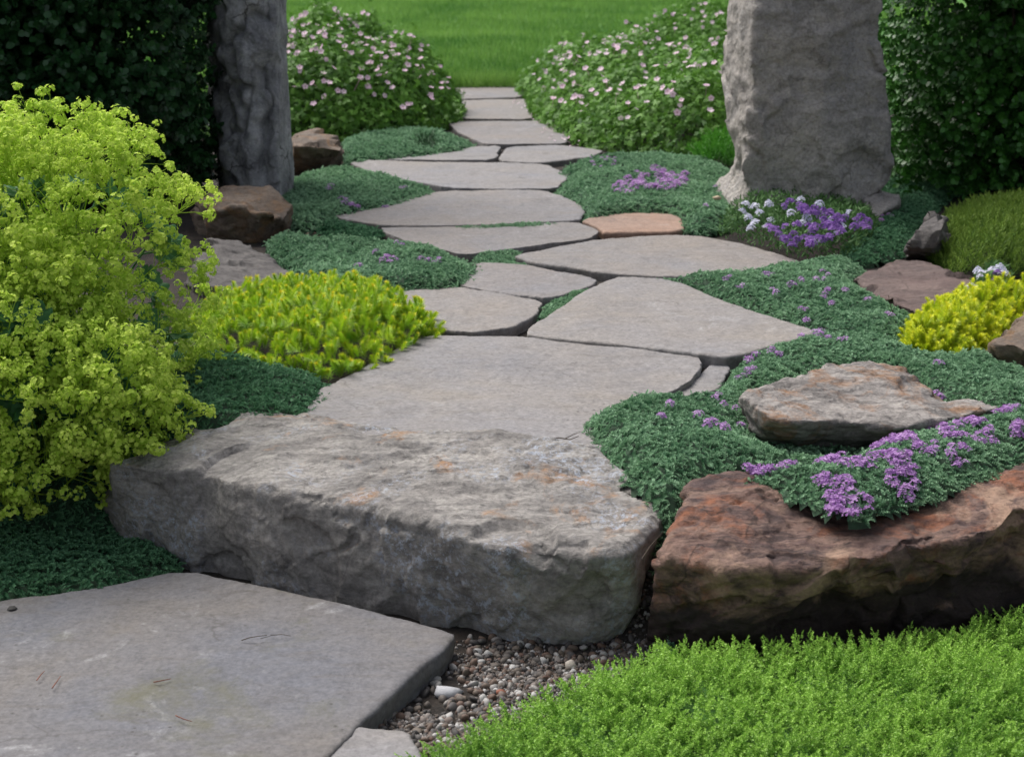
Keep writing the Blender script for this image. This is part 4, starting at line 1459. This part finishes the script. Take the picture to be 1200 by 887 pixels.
def mantle(loc, ells, nspray, nleaf, label, zmin):
    """ells: (centre, radii) of the mounds the plant fills"""
    root = thing('ladys_mantle', loc, label, 'flowering plant')
    loc = A(loc)

    def shell(n, f0, f1, front=True):
        out = []
        area = A([e[1][0] * e[1][1] + e[1][1] * e[1][2] + e[1][0] * e[1][2] for e in ells])
        pr = area / area.sum()
        tries = 0
        while len(out) < n and tries < 200000:
            tries += 1
            k = rng.choice(len(ells), p=pr)
            c, r = A(ells[k][0]), A(ells[k][1])
            d = unit(rng.normal(size=3))
            f = rng.uniform(f0, f1) * (1 + 0.30 * vnoise(A([d * 2.3 + c * 5]), 77)[0])
            p = c + d * r * f
            if p[2] < zmin:
                continue
            if p[1] > c[1] + 0.35 * r[1]:
                continue
            bad = False
            for j, (c2, r2) in enumerate(ells):
                if j != k and (((p - A(c2)) / A(r2)) ** 2).sum() < (f0 * 0.95) ** 2:
                    bad = True
            if bad:
                continue
            nr = unit(d / r)
            out.append((p, nr))
        return out

    # best-candidate thinning keeps the sprays evenly spread
    cand = shell(nspray * 6, 0.80, 1.06)
    pick = [cand[0]]
    rest = cand[1:]
    pp = A([c[0] for c in cand])
    dist = np.linalg.norm(pp - pp[0], axis=1)
    dist[0] = -1
    while len(pick) < nspray:
        j = int((dist * rng.uniform(.75, 1, len(dist))).argmax())
        pick.append(cand[j])
        dist = np.minimum(dist, np.linalg.norm(pp - pp[j], axis=1))
    for p, nr in pick:
        d = Vector(unit(nr + A([0, 0, 0.65]) + rng.normal(0, .22, 3)))
        o = link('flower_spray', SPRAYS[rng.integers(0, 6)], None, root)
        o.rotation_mode = 'QUATERNION'
        q = d.to_track_quat('Z', 'Y')
        from mathutils import Quaternion
        o.rotation_quaternion = q @ Quaternion((0, 0, 1), rng.uniform(0, 6.28))
        o.location = p - loc - A(d) * 0.05
        s = rng.uniform(0.8, 1.4)
        o.scale = (s, s, s)
    for p, nr in shell(nleaf, 0.66, 0.86):
        d = Vector(unit(nr + A([0, -0.1, 0.6]) + rng.normal(0, .25, 3)))
        o = link('leaf', MLEAF[rng.integers(0, 3)], None, root)
        o.rotation_mode = 'QUATERNION'
        from mathutils import Quaternion
        o.rotation_quaternion = d.to_track_quat('Z', 'Y') @ Quaternion((0, 0, 1), rng.uniform(0, 6.28))
        o.location = p - loc
        s = rng.uniform(0.8, 1.4)
        o.scale = (s, s, s)
    # flower stalks from the crown of the plant
    g = Geo()
    for p, nr in pick[::2]:
        b = loc + A([rng.normal(0, .05), rng.normal(0, .05), 0.01])
        m = 0.5 * (b + p) + A([0, 0, 0.05])
        q = p - unit(nr + A([0, 0, .65])) * 0.1
        t = np.linspace(0, 1, 6)[:, None]
        tube(g, b * (1 - t) ** 2 + 2 * m * t * (1 - t) + q * t ** 2, np.linspace(0.002, 0.0012, 6), 0.5, 5)
    link('stalks', g.mesh('stalks', True, off=loc), M_STEM, root)


def build_mantles():
    mantle((-0.84, 2.93, -0.02), [((-0.80, 2.95, 0.14), (0.22, 0.36, 0.36))], 100, 60,
           'frothy chartreuse flowering clump overhanging the step boulder at the left', -0.09)
    mantle((-0.84, 2.66, -0.03), [((-0.80, 2.66, 0.05), (0.20, 0.22, 0.21))], 80, 45,
           'lower chartreuse flowering clump hanging over the shaded dark thyme', -0.055)
    mantle((-1.15, 3.1, -0.02), [((-1.1, 3.05, 0.14), (0.26, 0.4, 0.36)), ((-1.0, 2.58, -0.0), (0.22, 0.25, 0.2))], 100, 60,
           'farther chartreuse flowering clump cut off by the left edge of the photo', -0.05)


build_mantles()

# ================================================================ HEDGES
def hedge(loc, boxes, n, mat, label, seed, leaf=0.024):
    """a leafy shrub: trunk and limbs, leaves in sprigs through its outer layers"""
    root = thing('hedge_shrub', loc, label, 'hedge')
    loc = A(loc)
    g = Geo()
    per = A([b[1][0] * b[1][2] for b in boxes])
    per = (per / per.sum() * n).astype(int)
    for (c, r), m in zip(boxes, per):
        c, r = A(c), A(r)
        k = m // 9
        d = rand_dirs(k)
        d[:, 1] -= 0.25
        d = unit(d)
        # a rounded box
        e = np.sign(d) * np.abs(d) ** 0.62
        e = e / np.maximum(np.abs(e).max(1, keepdims=True), 1e-6) * 0.5 + d * 0.5
        f = 1.0 + 0.22 * fbm(d * 1.0 + c, 3.2, 3, seed)
        f = f * np.where(rng.random(k) < 0.42, rng.random(k), 1 - 0.45 * rng.random(k) ** 2.0)
        p = c + e * r * f[:, None]
        ok = p[:, 2] > 0.03
        p, d = p[ok], d[ok]
        k = len(p)
        ax = unit(d + A([0, 0, 0.35]) + rng.normal(0, .5, (k, 3)))
        tone = 0.45 + 0.3 * fbm(p, 6, 2, seed + 3) + rng.normal(0, .12, k)
        for j in range(9):
            az = j * 2.4 + rng.normal(0, .3, k)
            s = np.cross(ax, A([0.1, 0.2, 1.0]))
            s = unit(s)
            t = np.cross(ax, s)
            side = s * np.cos(az)[:, None] + t * np.sin(az)[:, None]
            ld = unit(side + ax * (0.35 + 0.08 * j))
            pos = p + ax * (0.006 * j)
            g.stamp(OVAL, frames(ld, ax, leaf * rng.uniform(.7, 1.2, k)), pos, np.clip(tone + rng.normal(0, .1, k) + 0.03 * j - .1, 0, 1))
    link('foliage', g.mesh('foliage', True, off=loc), mat, root)
    t = Geo()
    for b in boxes:
        c, r = A(b[0]), A(b[1])
        for q in range(14):
            e = c + rng.uniform(-.75, .75, 3) * r
            e[2] = abs(e[2])
            s0 = A([c[0] + rng.normal(0, .05), c[1] + rng.normal(0, .05), -0.03])
            mid = 0.5 * (s0 + e) + A([0, 0, 0.1])
            u = np.linspace(0, 1, 7)[:, None]
            tube(t, s0 * (1 - u) ** 2 + 2 * mid * u * (1 - u) + e * u ** 2, np.linspace(0.011, 0.003, 7), .5, 6)
    link('branches', t.mesh('branches', True, off=loc), M_TWIG, root)


def build_hedges():
    hedge((-1.35, 5.2, -0.02), [((-1.41, 5.2, 0.5), (0.46, 0.42, 0.62)), ((-1.95, 5.2, 0.5), (0.5, 0.45, 0.7))], 190000, M_HEDGE,
          'very dark evergreen hedge at the upper left, beside the creased standing stone', 900, 0.021)
    hedge((1.65, 5.5, -0.02), [((1.66, 5.45, 0.56), (0.44, 0.42, 0.66)), ((2.2, 5.5, 0.55), (0.45, 0.45, 0.7))], 170000, M_HEDGER,
          'dark green hedge at the upper right, behind the broad standing stone', 910, 0.019)


build_hedges()

# ================================================================ CRANESBILL BUSHES
def cut_leaf():
    g = Geo()
    for k in range(5):
        a = (k - 2) * 0.95
        c, s = math.cos(a), math.sin(a)
        V = A([[0, 0, 0], [.17, .55, .05], [.06, 1.0, -.04], [-.06, 1.0, -.04], [-.17, .55, .05]])
        Rm = A([[c, -s, 0], [s, c, 0], [0, 0, 1]])
        V = A([[0, 0, 0], [.22, .6, .08], [0, 1.0, -.05], [-.22, .6, .08]])
        g.add(V @ Rm.T, A([[0, 1, 2, 3]]), 0.0)
    return g.tmpl()


CUT = cut_leaf()


def pink_flower_mesh(seed):
    r = np.random.default_rng(seed)
    V, F, v, h = floret(5, 0.0130, 0.46, 0.28)
    g = Geo()
    g.add(V, F, 0.5)
    tube(g, [A([0, 0, 0]), A([0.002, 0.001, -0.02]), A([0, 0.003, -0.05])], [0.0008, 0.0008, 0.001], 0.0, 4)
    me = g.mesh('flower')
    me.materials.append(M_PINKP)
    return me


PINK = [pink_flower_mesh(i) for i in range(2)]
def centre_mesh():
    g = Geo()
    V, F, v, h = QUADSTAR(6, 0.0028)
    g.add(V + A([0, 0, 0.0025]), F, 0.5)
    me = g.mesh('flower_centre')
    me.materials.append(M_CENTRE)
    return me
CENTRE = centre_mesh()


def bush_h(poly, x, y, H, rise, seed):
    d = edge_dist(poly, x, y)
    p = np.stack([x, y, 0 * x], 1)
    return 0.02 + H * (1 - np.exp(-d / rise)) * (1 + 0.42 * fbm(p, 4.5, 4, seed))


def cranesbill(poly, H, rise, n, nfl, label, seed, bias=None):
    poly = resample(chaikin(poly, 2), 0.05)
    c = poly.mean(0)
    loc = A([c[0], c[1], -0.022])
    root = thing('cranesbill', loc, label, 'flowering shrub')
    x, y = sample_poly(poly, n)
    H0 = bush_h(poly, x, y, H, rise, seed)
    e = 0.02
    zx = (bush_h(poly, x + e, y, H, rise, seed) - H0) / e
    zy = (bush_h(poly, x, y + e, H, rise, seed) - H0) / e
    N = unit(np.stack([-zx, -zy, np.ones(n)], 1))
    dep = rng.random(n) ** 2 * 0.14
    z = np.maximum(-0.015, H0 - dep + rng.normal(0, .012, n))
    # extra leaves filling the steep sides down to the soil
    m = rng.random(n) < 0.35
    z = np.where(m, H0 * rng.random(n) - 0.015, z)
    # stray shoots standing above the rest
    k = rng.random(n) < 0.05
    z = np.where(k, H0 + rng.random(n) ** 2 * 0.07, z)
    q = np.stack([x, y, z], 1)
    nr = unit(N + rng.normal(0, .5, (n, 3)))
    d = unit(np.cross(nr, rand_dirs(n)))
    patch = fbm(q, 9, 3, seed + 5)
    g = Geo()
    g.stamp(CUT, frames(d, nr, rng.uniform(.012, .021, n)), q, np.clip(.5 + .3 * patch + rng.normal(0, .15, n), 0, 1))
    link('foliage', g.mesh('foliage', off=loc), M_GERA, root)
    # flowers, each a part
    fx, fy = sample_poly(poly, nfl * 6)
    fh = bush_h(poly, fx, fy, H, rise, seed)
    if bias is not None:
        sx = (bush_h(poly, fx + e, fy, H, rise, seed) - fh) / e
        sy = (bush_h(poly, fx, fy + e, H, rise, seed) - fh) / e
        face = np.clip(sy * .95 + 0.12, 0.05, 3) * (fh > 0.08)
        wgt = bias(fx, fy, fh) * face * rng.random(len(fx)) ** 0.8
    else:
        wgt = rng.random(len(fx))
    extra = Geo()
    fv, ff, f_v, f_h = floret(5, 0.0130, 0.46, 0.28)
    for rank, j in enumerate(np.argsort(-wgt)[:int(nfl * 2.1)]):
        if rank >= nfl:
            nn = unit(A([[-0.1, -0.5, 1.0]]) + rng.normal(0, .4, (1, 3)))
            sd = unit(np.cross(nn, rand_dirs(1)))
            extra.stamp((fv, ff, f_v, f_h), np.stack([sd, np.cross(nn, sd), nn], 2) * rng.uniform(.8, 1.15), A([[fx[j], fy[j], fh[j] + 0.02]]), np.full(1, .5))
            continue
        gx = (bush_h(poly, fx[j:j + 1] + e, fy[j:j + 1], H, rise, seed) - fh[j])[0] / e
        gy = (bush_h(poly, fx[j:j + 1], fy[j:j + 1] + e, H, rise, seed) - fh[j])[0] / e
        dv = Vector(unit(A([-gx * .6, -gy * .6 - 0.45, 1.0]) + rng.normal(0, .35, 3)))
        o = link('flower', PINK[rng.integers(0, 2)], None, root)
        o.rotation_mode = 'QUATERNION'
        o.rotation_quaternion = dv.to_track_quat('Z', 'Y')
        o.location = A([fx[j], fy[j], fh[j] + 0.018 + abs(rng.normal(0, .014))]) - loc
        s = rng.uniform(.85, 1.2)
        o.scale = (s, s, s)
        cc = link('flower_centre', CENTRE, None, o)
    if extra.n:
        link('flower', extra.mesh('flower', off=loc), M_PINKP, root)['kind'] = 'stuff'


def build_cranesbills():
    top = lambda x, y, h: h
    w = lambda l: A([[a, b, 0.0] for a, b in l])
    cranesbill(w([(-1.45, 6.95), (-1.0, 6.75), (-0.65, 6.72), (-0.36, 6.95), (-0.22, 7.4), (-0.22, 7.9), (-0.38, 8.3), (-0.8, 8.6), (-1.5, 8.6)]), 0.40, 0.22, 30000, 100,
               'pink flowering bush at the left of the path end, behind the creased standing stone', 950, lambda x, y, h: (0.08 + h) * (x > -1.12))
    cranesbill(w([(0.09, 8.35), (-0.01, 8.9), (0.15, 9.3), (0.6, 9.3), (1.1, 8.6), (1.5, 7.8), (1.6, 6.6), (1.0, 6.25), (0.62, 6.25), (0.28, 6.5), (0.13, 7.2), (0.06, 7.9)]), 0.29, 0.22, 36000, 100,
               'large pink flowering bush along the right side of the path end', 960, lambda x, y, h: (0.05 + h) * (1.6 - x) * (x < 1.05))
    cranesbill(w([(0.55, 10.0), (0.9, 9.6), (1.6, 9.6), (2.2, 10.0), (2.2, 11.0), (1.4, 11.4), (0.7, 11.0)]), 0.38, 0.25, 16000, 50,
               'pink flowering bush standing farther back on the right, at the lawn edge', 970, lambda x, y, h: 0.25 + h)


build_cranesbills()

# ================================================================ ALYSSUM AND OTHER SMALL PLANTS
def heads(mat, seed):
    return [cluster_mesh('flower_cluster', mat, 40, 0.0115, 0.009, 0.0033, 4, seed + i, .28, True) for i in range(3)]


ALYP, ALYW = heads(M_ALYP, 1000), heads(M_ALYW, 1010)


def alyssum(poly, H, purple, white, label, seed, nleaf=1500):
    poly = resample(chaikin(poly, 1), 0.03)
    c = poly.mean(0)
    loc = A([c[0], c[1], -0.02])
    root = thing('sweet_alyssum', loc, label, 'flowering plant')
    x, y = sample_poly(poly, nleaf)
    hh = bush_h(poly, x, y, H, 0.022, seed) - 0.01
    z = -0.01 + hh * rng.random(nleaf) ** 0.6
    d = unit(np.stack([rng.normal(0, .7, nleaf), rng.normal(0, .7, nleaf) - .2, np.ones(nleaf) * .7], 1))
    g = Geo()
    M = frames(d, rand_dirs(nleaf), np.ones(nleaf)) * np.stack([np.full(nleaf, .0055), np.full(nleaf, .02), np.full(nleaf, .02)], 1)[:, None, :]
    g.stamp(QUAD, M, np.stack([x, y, z], 1), np.clip(rng.normal(.5, .2, nleaf), 0, 1))
    link('foliage', g.mesh('foliage', off=loc), M_ALYL, root)
    for lst, ms in ((purple, ALYP), (white, ALYW)):
        for px, py, hz in lst:
            q = P(px, py, hz)
            o = link('flower_cluster', ms[rng.integers(0, 3)], None, root)
            o.location = q - loc
            o.rotation_euler = (rng.normal(.35, .2), rng.normal(0, .25), rng.uniform(0, 6))
            s = rng.uniform(.85, 1.25)
            o.scale = (s, s, s)


def build_small_plants():
    pur = []
    for cx, cy, rx, ry, n, h in [(930, 244, 16, 7, 8, .1), (960, 258, 30, 14, 18, .08), (990, 262, 26, 12, 11, .07), (935, 284, 18, 8, 9, .05), (915, 275, 15, 8, 5, .05), (950, 246, 18, 7, 5, .1), (1015, 264, 9, 5, 4, .06), (905, 262, 22, 8, 4, .07), (965, 275, 20, 8, 8, .06)]:
        for _ in range(n):
            a, r = rng.uniform(0, 6.28), math.sqrt(rng.random())
            pur.append((cx + rx * r * math.cos(a), cy + ry * r * math.sin(a), h))
    whi = [(874, 240, .09), (885, 243, .09), (901, 240, .09), (877, 255, .07), (885, 262, .06), (903, 259, .06), (898, 267, .05), (938, 235, .1), (946, 256, .08), (927, 250, .09), (975, 258, .07), (985, 266, .06), (978, 275, .05), (972, 262, .07),
           (955, 283, .04), (890, 250, .08), (880, 268, .04), (995, 250, .08), (940, 262, .07), (960, 240, .09), (870, 249, .07)]
    alyssum(poly_px([(834, 281), (890, 297), (945, 314), (1000, 309), (1034, 288), (1025, 268), (990, 255), (930, 252), (870, 256)], -0.02), 0.075, pur, whi,
            'purple and white flowering mound in front of the broad standing stone', 1020, 4200)
    alyssum(poly_px([(1135, 345), (1165, 345), (1190, 335), (1180, 322), (1145, 325)], 0.0), 0.06,
            [(1170, 322, .07), (1166, 330, .06)], [(1146, 318, .07), (1150, 322, .065), (1163, 318, .075), (1172, 315, .08), (1176, 322, .07), (1138, 337, .05), (1144, 339, .05)],
            'small white flowering plant behind the lemon yellow stonecrop', 1030, 500)

    # fine leaved mounds
    def tuft(name, poly, H, rise, n, T, mat, label, cat, seed, scale=1.0, lean=0.35, vmean=.5):
        poly = resample(chaikin(poly, 1), 0.03)
        c = poly.mean(0)
        loc = A([c[0], c[1], -0.022])
        x, y = sample_poly(poly, n)
        hh = bush_h(poly, x, y, H, rise, seed) - 0.02
        z = -0.015 + hh * (1 - rng.random(n) ** 2 * .5)
        d = unit(np.stack([rng.normal(0, lean, n), rng.normal(0, lean, n) - .2, np.ones(n)], 1))
        g = Geo()
        k = rng.integers(0, len(T), n)
        patch = fbm(np.stack([x, y, z], 1), 8, 3, seed)
        for j in range(len(T)):
            m = k == j
            g.stamp(T[j], frames(d[m], rand_dirs(m.sum()), scale * rng.uniform(.7, 1.2, m.sum())), np.stack([x, y, z], 1)[m], np.clip(vmean + .3 * patch[m] + rng.normal(0, .15, m.sum()), 0, 1))
        root = thing(name, loc, label, cat)
        link('foliage', g.mesh('foliage', off=loc), mat, root)

    tuft('grassy_plant', poly_px([(1085, 300), (1110, 318), (1160, 322), (1230, 318), (1280, 290), (1280, 255), (1200, 245), (1120, 252), (1095, 270)], 0.0), 0.085, 0.09, 3200, BLADE_T, M_TUFT,
         'fine leaved grassy green mound at the right edge, above the dusky red stone', 'plant', 1040, 1.1)
    tuft('feathery_plant', poly_px([(815, 192), (835, 196), (862, 194), (870, 182), (850, 175), (822, 180)], 0.0), 0.06, 0.05, 260, FERN_T, M_FERN,
         'bright green feathery plant left of the broad standing stone', 'plant', 1050, 1.2)
    tuft('dark_tuft', poly_px([(486, 174), (500, 178), (514, 175), (512, 168), (490, 167)], 0.0), 0.03, 0.03, 110, FERN_T, M_HEDGE,
         'small dark tuft poking out of the farthest thyme mat', 'plant', 1060, 0.75, vmean=.7)


build_small_plants()

def build_litter():
    # pink petals dropped on the path beside the right bush
    n = 70
    g = Geo()
    t = rng.random(n)
    px = 606 + 62 * t + rng.normal(0, 9, n)
    py = 116 + 52 * t + rng.normal(0, 4, n)
    L = A([P(a, b, 0.006) for a, b in zip(px, py)])
    nr = unit(np.stack([rng.normal(0, .3, n), rng.normal(0, .3, n), np.ones(n)], 1))
    g.stamp(OVAL, frames(unit(np.cross(nr, rand_dirs(n))), nr, rng.uniform(.008, .014, n)), L, np.clip(rng.normal(.5, .2, n), 0, 1))
    o = link('fallen_petals', g.mesh('fallen_petals', True), M_PINKP)
    setting(o, 'stuff', 'pale fallen petals scattered on the path beside the right pink bush')
    o['category'] = 'petals'
    # brown bits lying in the bare pocket between two thyme mats
    n = 90
    g = Geo()
    x, y = sample_poly(poly_px([(335, 262), (372, 262), (392, 276), (350, 280)], 0.0), n)
    nr = unit(np.stack([rng.normal(0, .5, n), rng.normal(0, .5, n), np.ones(n)], 1))
    g.stamp(OVAL, frames(unit(np.cross(nr, rand_dirs(n))), nr, rng.uniform(.006, .016, n)), np.stack([x, y, ground_z(x, y) + 0.004 + 0.004 * rng.random(n)], 1), np.clip(rng.normal(.5, .25, n), 0, 1))
    o = link('leaf_litter', g.mesh('leaf_litter', True), leaf_mat('dry leaf bits', (0.06, 0.04, 0.03), (0.30, 0.22, 0.17), None, 0.8, 0.1, 0.0))
    setting(o, 'stuff', 'dry brown leaf bits in the bare soil between two thyme mats at left')
    o['category'] = 'leaf litter'
    for px, py, z, col, lab in [(1118, 200, 0.03, (0.30, 0.12, 0.05), 'curled orange dead leaf on the shaded thyme before the right hedge'),
                                (8, 714, -0.1485, (0.03, 0.028, 0.028), 'black leaf scrap at the left end of the lower left flagstone')]:
        g = Geo()
        g.stamp(OVAL, frames(A([[0.8, 0.3, 0.05]]), A([[0.05, -0.1, 1.0]]), A([0.015])), np.zeros((1, 3)), A([0.5]))
        me = g.mesh('dead_leaf', True)
        c = P(px, py, z)
        o = link('dead_leaf', me, plain_mat('dead leaf ' + lab, col, 0.8, 0.3), None, c)
        md = o.modifiers.new('thick', 'SOLIDIFY')
        md.thickness = 0.0008
        tag(o, lab, 'dead leaf')


build_litter()

# ================================================================ GRAVEL, PEBBLES, TWIGS
def ico():
    t = (1 + 5 ** .5) / 2
    V = A([[-1, t, 0], [1, t, 0], [-1, -t, 0], [1, -t, 0], [0, -1, t], [0, 1, t], [0, -1, -t], [0, 1, -t], [t, 0, -1], [t, 0, 1], [-t, 0, -1], [-t, 0, 1]])
    F = [[0, 11, 5], [0, 5, 1], [0, 1, 7], [0, 7, 10], [0, 10, 11], [1, 5, 9], [5, 11, 4], [11, 10, 2], [10, 7, 6], [7, 1, 8], [3, 9, 4], [3, 4, 2], [3, 2, 6], [3, 6, 8], [3, 8, 9], [4, 9, 5], [2, 4, 11], [6, 2, 10], [8, 6, 7], [9, 8, 1]]
    V = unit(V)
    for _ in range(1):
        mid, F2, V = {}, [], list(V)
        for f in F:
            m = []
            for i in range(3):
                k = tuple(sorted((f[i], f[(i + 1) % 3])))
                if k not in mid:
                    mid[k] = len(V)
                    V.append(unit(A(V[k[0]]) + A(V[k[1]])))
                m.append(mid[k])
            F2 += [[f[0], m[0], m[2]], [f[1], m[1], m[0]], [f[2], m[2], m[1]], m]
        F, V = F2, A(V)
    return V, A(F)


def pebble_material():
    m = NT('mixed gravel')
    at = m.n('Attribute', attribute_name='v')
    c = m.ramp(at.outputs['Fac'], [(0.0, (0.03, 0.026, 0.025)), (0.3, (0.075, 0.067, 0.065)), (0.5, (0.12, 0.095, 0.075)), (0.62, (0.11, 0.06, 0.042)), (0.72, (0.22, 0.20, 0.185)), (1.0, (0.46, 0.45, 0.44))])
    m.l(c, m.b.inputs['Base Color'])
    m.b.inputs['Roughness'].default_value = 0.7
    return m.m


def build_gravel():
    IV, IF = ico()
    Ts = []
    for i in range(5):
        V = IV * (1 + 0.28 * fbm(IV + i * 9, 1.3, 2, 60 + i))[:, None]
        Ts.append((V, IF, np.zeros(len(IF)), np.zeros(len(V))))
    poly = poly_px([(430, 870), (480, 805), (530, 748), (600, 748), (700, 750), (735, 742), (762, 690), (775, 700), (768, 760), (740, 790), (640, 840), (520, 890)], -0.185)
    n = 15000
    x, y = sample_poly(poly, n)
    r = np.clip(rng.lognormal(-6.15, 0.5, n), 0.0011, 0.007)
    z = ground_z(x, y) + r * .25
    d = rand_dirs(n)
    M = frames(d, rand_dirs(n), np.ones(n)) * (r[:, None] * np.stack([rng.uniform(.8, 1.3, n), rng.uniform(.8, 1.2, n), rng.uniform(.5, .8, n)], 1))[:, None, :]
    g = Geo()
    patch = fbm(np.stack([x, y, 0 * x], 1), 10, 3, 71)
    keep = (rng.random(n) < 0.36 + 1.3 * patch) | (r > 0.006)
    k = rng.integers(0, 5, n)
    for j in range(5):
        m = (k == j) & keep
        g.stamp(Ts[j], M[m], np.stack([x, y, z], 1)[m], np.clip(rng.beta(1.6, 1.8, m.sum()), 0, 1))
    o = link('gravel', g.mesh('gravel', False), pebble_material())
    setting(o, 'stuff', 'mixed fine gravel in the dark soil below the step boulder')
    o['category'] = 'gravel'

    def pebble(px, py, rx, ry, rz, col, label, seed, z=-0.185, rot=0.0):
        V, F = IV, IF
        c = P(px, py, z)
        c[2] = ground_z(c[:1], c[1:2])[0] if z < -0.1 else z
        V = V * (1 + 0.25 * fbm(V + seed, 1.2, 3, seed) + 0.16 * np.round(2 * fbm(V + seed, 2.2, 2, seed + 5)))[:, None] * A([rx, ry, rz])
        ca, sa = math.cos(rot), math.sin(rot)
        V = V @ A([[ca, sa, 0], [-sa, ca, 0], [0, 0, 1]])
        me = mesh_np('pebble', V + A([0, 0, rz * .35]), [F], False)
        o = link('pebble', me, plain_mat('pebble ' + label, col, 0.75, 0.15, 90), None, c)
        tag(o, label, 'pebble', 'larger pebbles by the path')

    pebble(524, 812, 0.020, 0.012, 0.009, (0.38, 0.38, 0.40), 'largest whitish pebble lying in the middle of the gravel', 1, rot=0.2)
    pebble(669, 781, 0.008, 0.007, 0.009, (0.50, 0.44, 0.38), 'upright beige pebble at the edge of the bright green carpet', 2)
    pebble(586, 812, 0.008, 0.006, 0.006, (0.24, 0.085, 0.05), 'brick red pebble in the gravel', 3)
    pebble(750, 694, 0.012, 0.010, 0.008, (0.17, 0.16, 0.165), 'dark grey pebble in the gap between the step and rust red boulders', 4)
    pebble(511, 801, 0.009, 0.006, 0.006, (0.30, 0.28, 0.26), 'grey pebble touching the upper left of the largest whitish pebble', 5)
    pebble(604, 797, 0.005, 0.004, 0.004, (0.45, 0.45, 0.47), 'tiny white pebble right of the brick red pebble', 6)
    pebble(840, 233, 0.014, 0.008, 0.006, (0.42, 0.33, 0.22), 'tan chip lying on the thyme left of the broad standing stone', 7, z=0.055)
    for q, (px, py) in enumerate([(350, 268), (358, 271), (366, 269), (345, 273), (374, 272)]):
        pass

    def twig(pts, rad, label, branches=(), col=M_TWIG):
        g = Geo()
        w = A([P(a, b, z) for a, b, z in pts])
        tube(g, w, np.linspace(rad, rad * .6, len(w)), .5, 5)
        for br in branches:
            w2 = A([P(a, b, z) for a, b, z in br])
            tube(g, w2, np.linspace(rad * .7, rad * .35, len(w2)), .5, 5)
        c = w.mean(0)
        o = link('twig', g.mesh('twig', True, off=c), col, None, c)
        tag(o, label, 'twig')

    z = 0.006
    twig([(643, 515, z), (655, 513, z + .003), (668, 515, z + .004), (678, 511, z + .003)], 0.0011, 'forked dry twig on the smooth grey flagstone near the step boulder', ([(662, 514, z + .003), (672, 509, z + .008), (680, 506, z + .007)],))
    z = -0.145
    twig([(283, 750, z), (292, 747, z + .004), (303, 745, z + .006), (313, 744, z + .006)], 0.0008, 'thin dark curved twig on the lower left flagstone below the step boulder', ([(305, 748, z + .001), (317, 745, z + .003)], ))
    twig([(317, 744, z), (330, 743, z + .004), (341, 745, z)], 0.0006, 'hair thin stem right of the dark curved twig on the lower flagstone')
    red = plain_mat('reddish dry stem', (0.20, 0.07, 0.045), 0.8)
    twig([(180, 799, z), (190, 797, z + .002), (200, 795, z)], 0.0009, 'reddish dry stem lying nearly level on the lower left flagstone', col=red)
    twig([(206, 838, z), (215, 842, z + .002), (225, 845, z)], 0.0009, 'reddish dry stem nearest the bottom edge of the lower left flagstone', col=red)
    twig([(43, 797, z), (48, 790, z + .002), (52, 786, z)], 0.0008, 'leftmost reddish dry stem on the lower left flagstone', col=red)
    twig([(61, 806, z), (66, 799, z + .002), (71, 792, z)], 0.0009, 'upright reddish dry stem second from left on the lower left flagstone', col=red)
    twig([(1048, 371, 0.02), (1044, 360, 0.04), (1041, 346, 0.07)], 0.0009, 'bare twig sticking up before the dusky red stone', ([(1046, 365, .03), (1051, 354, .055)],))
    twig([(752, 655, -0.03), (762, 640, -0.02), (778, 622, 0.0)], 0.0009, 'dry pale stem hanging in the gap between the step and rust red boulders')


build_gravel()
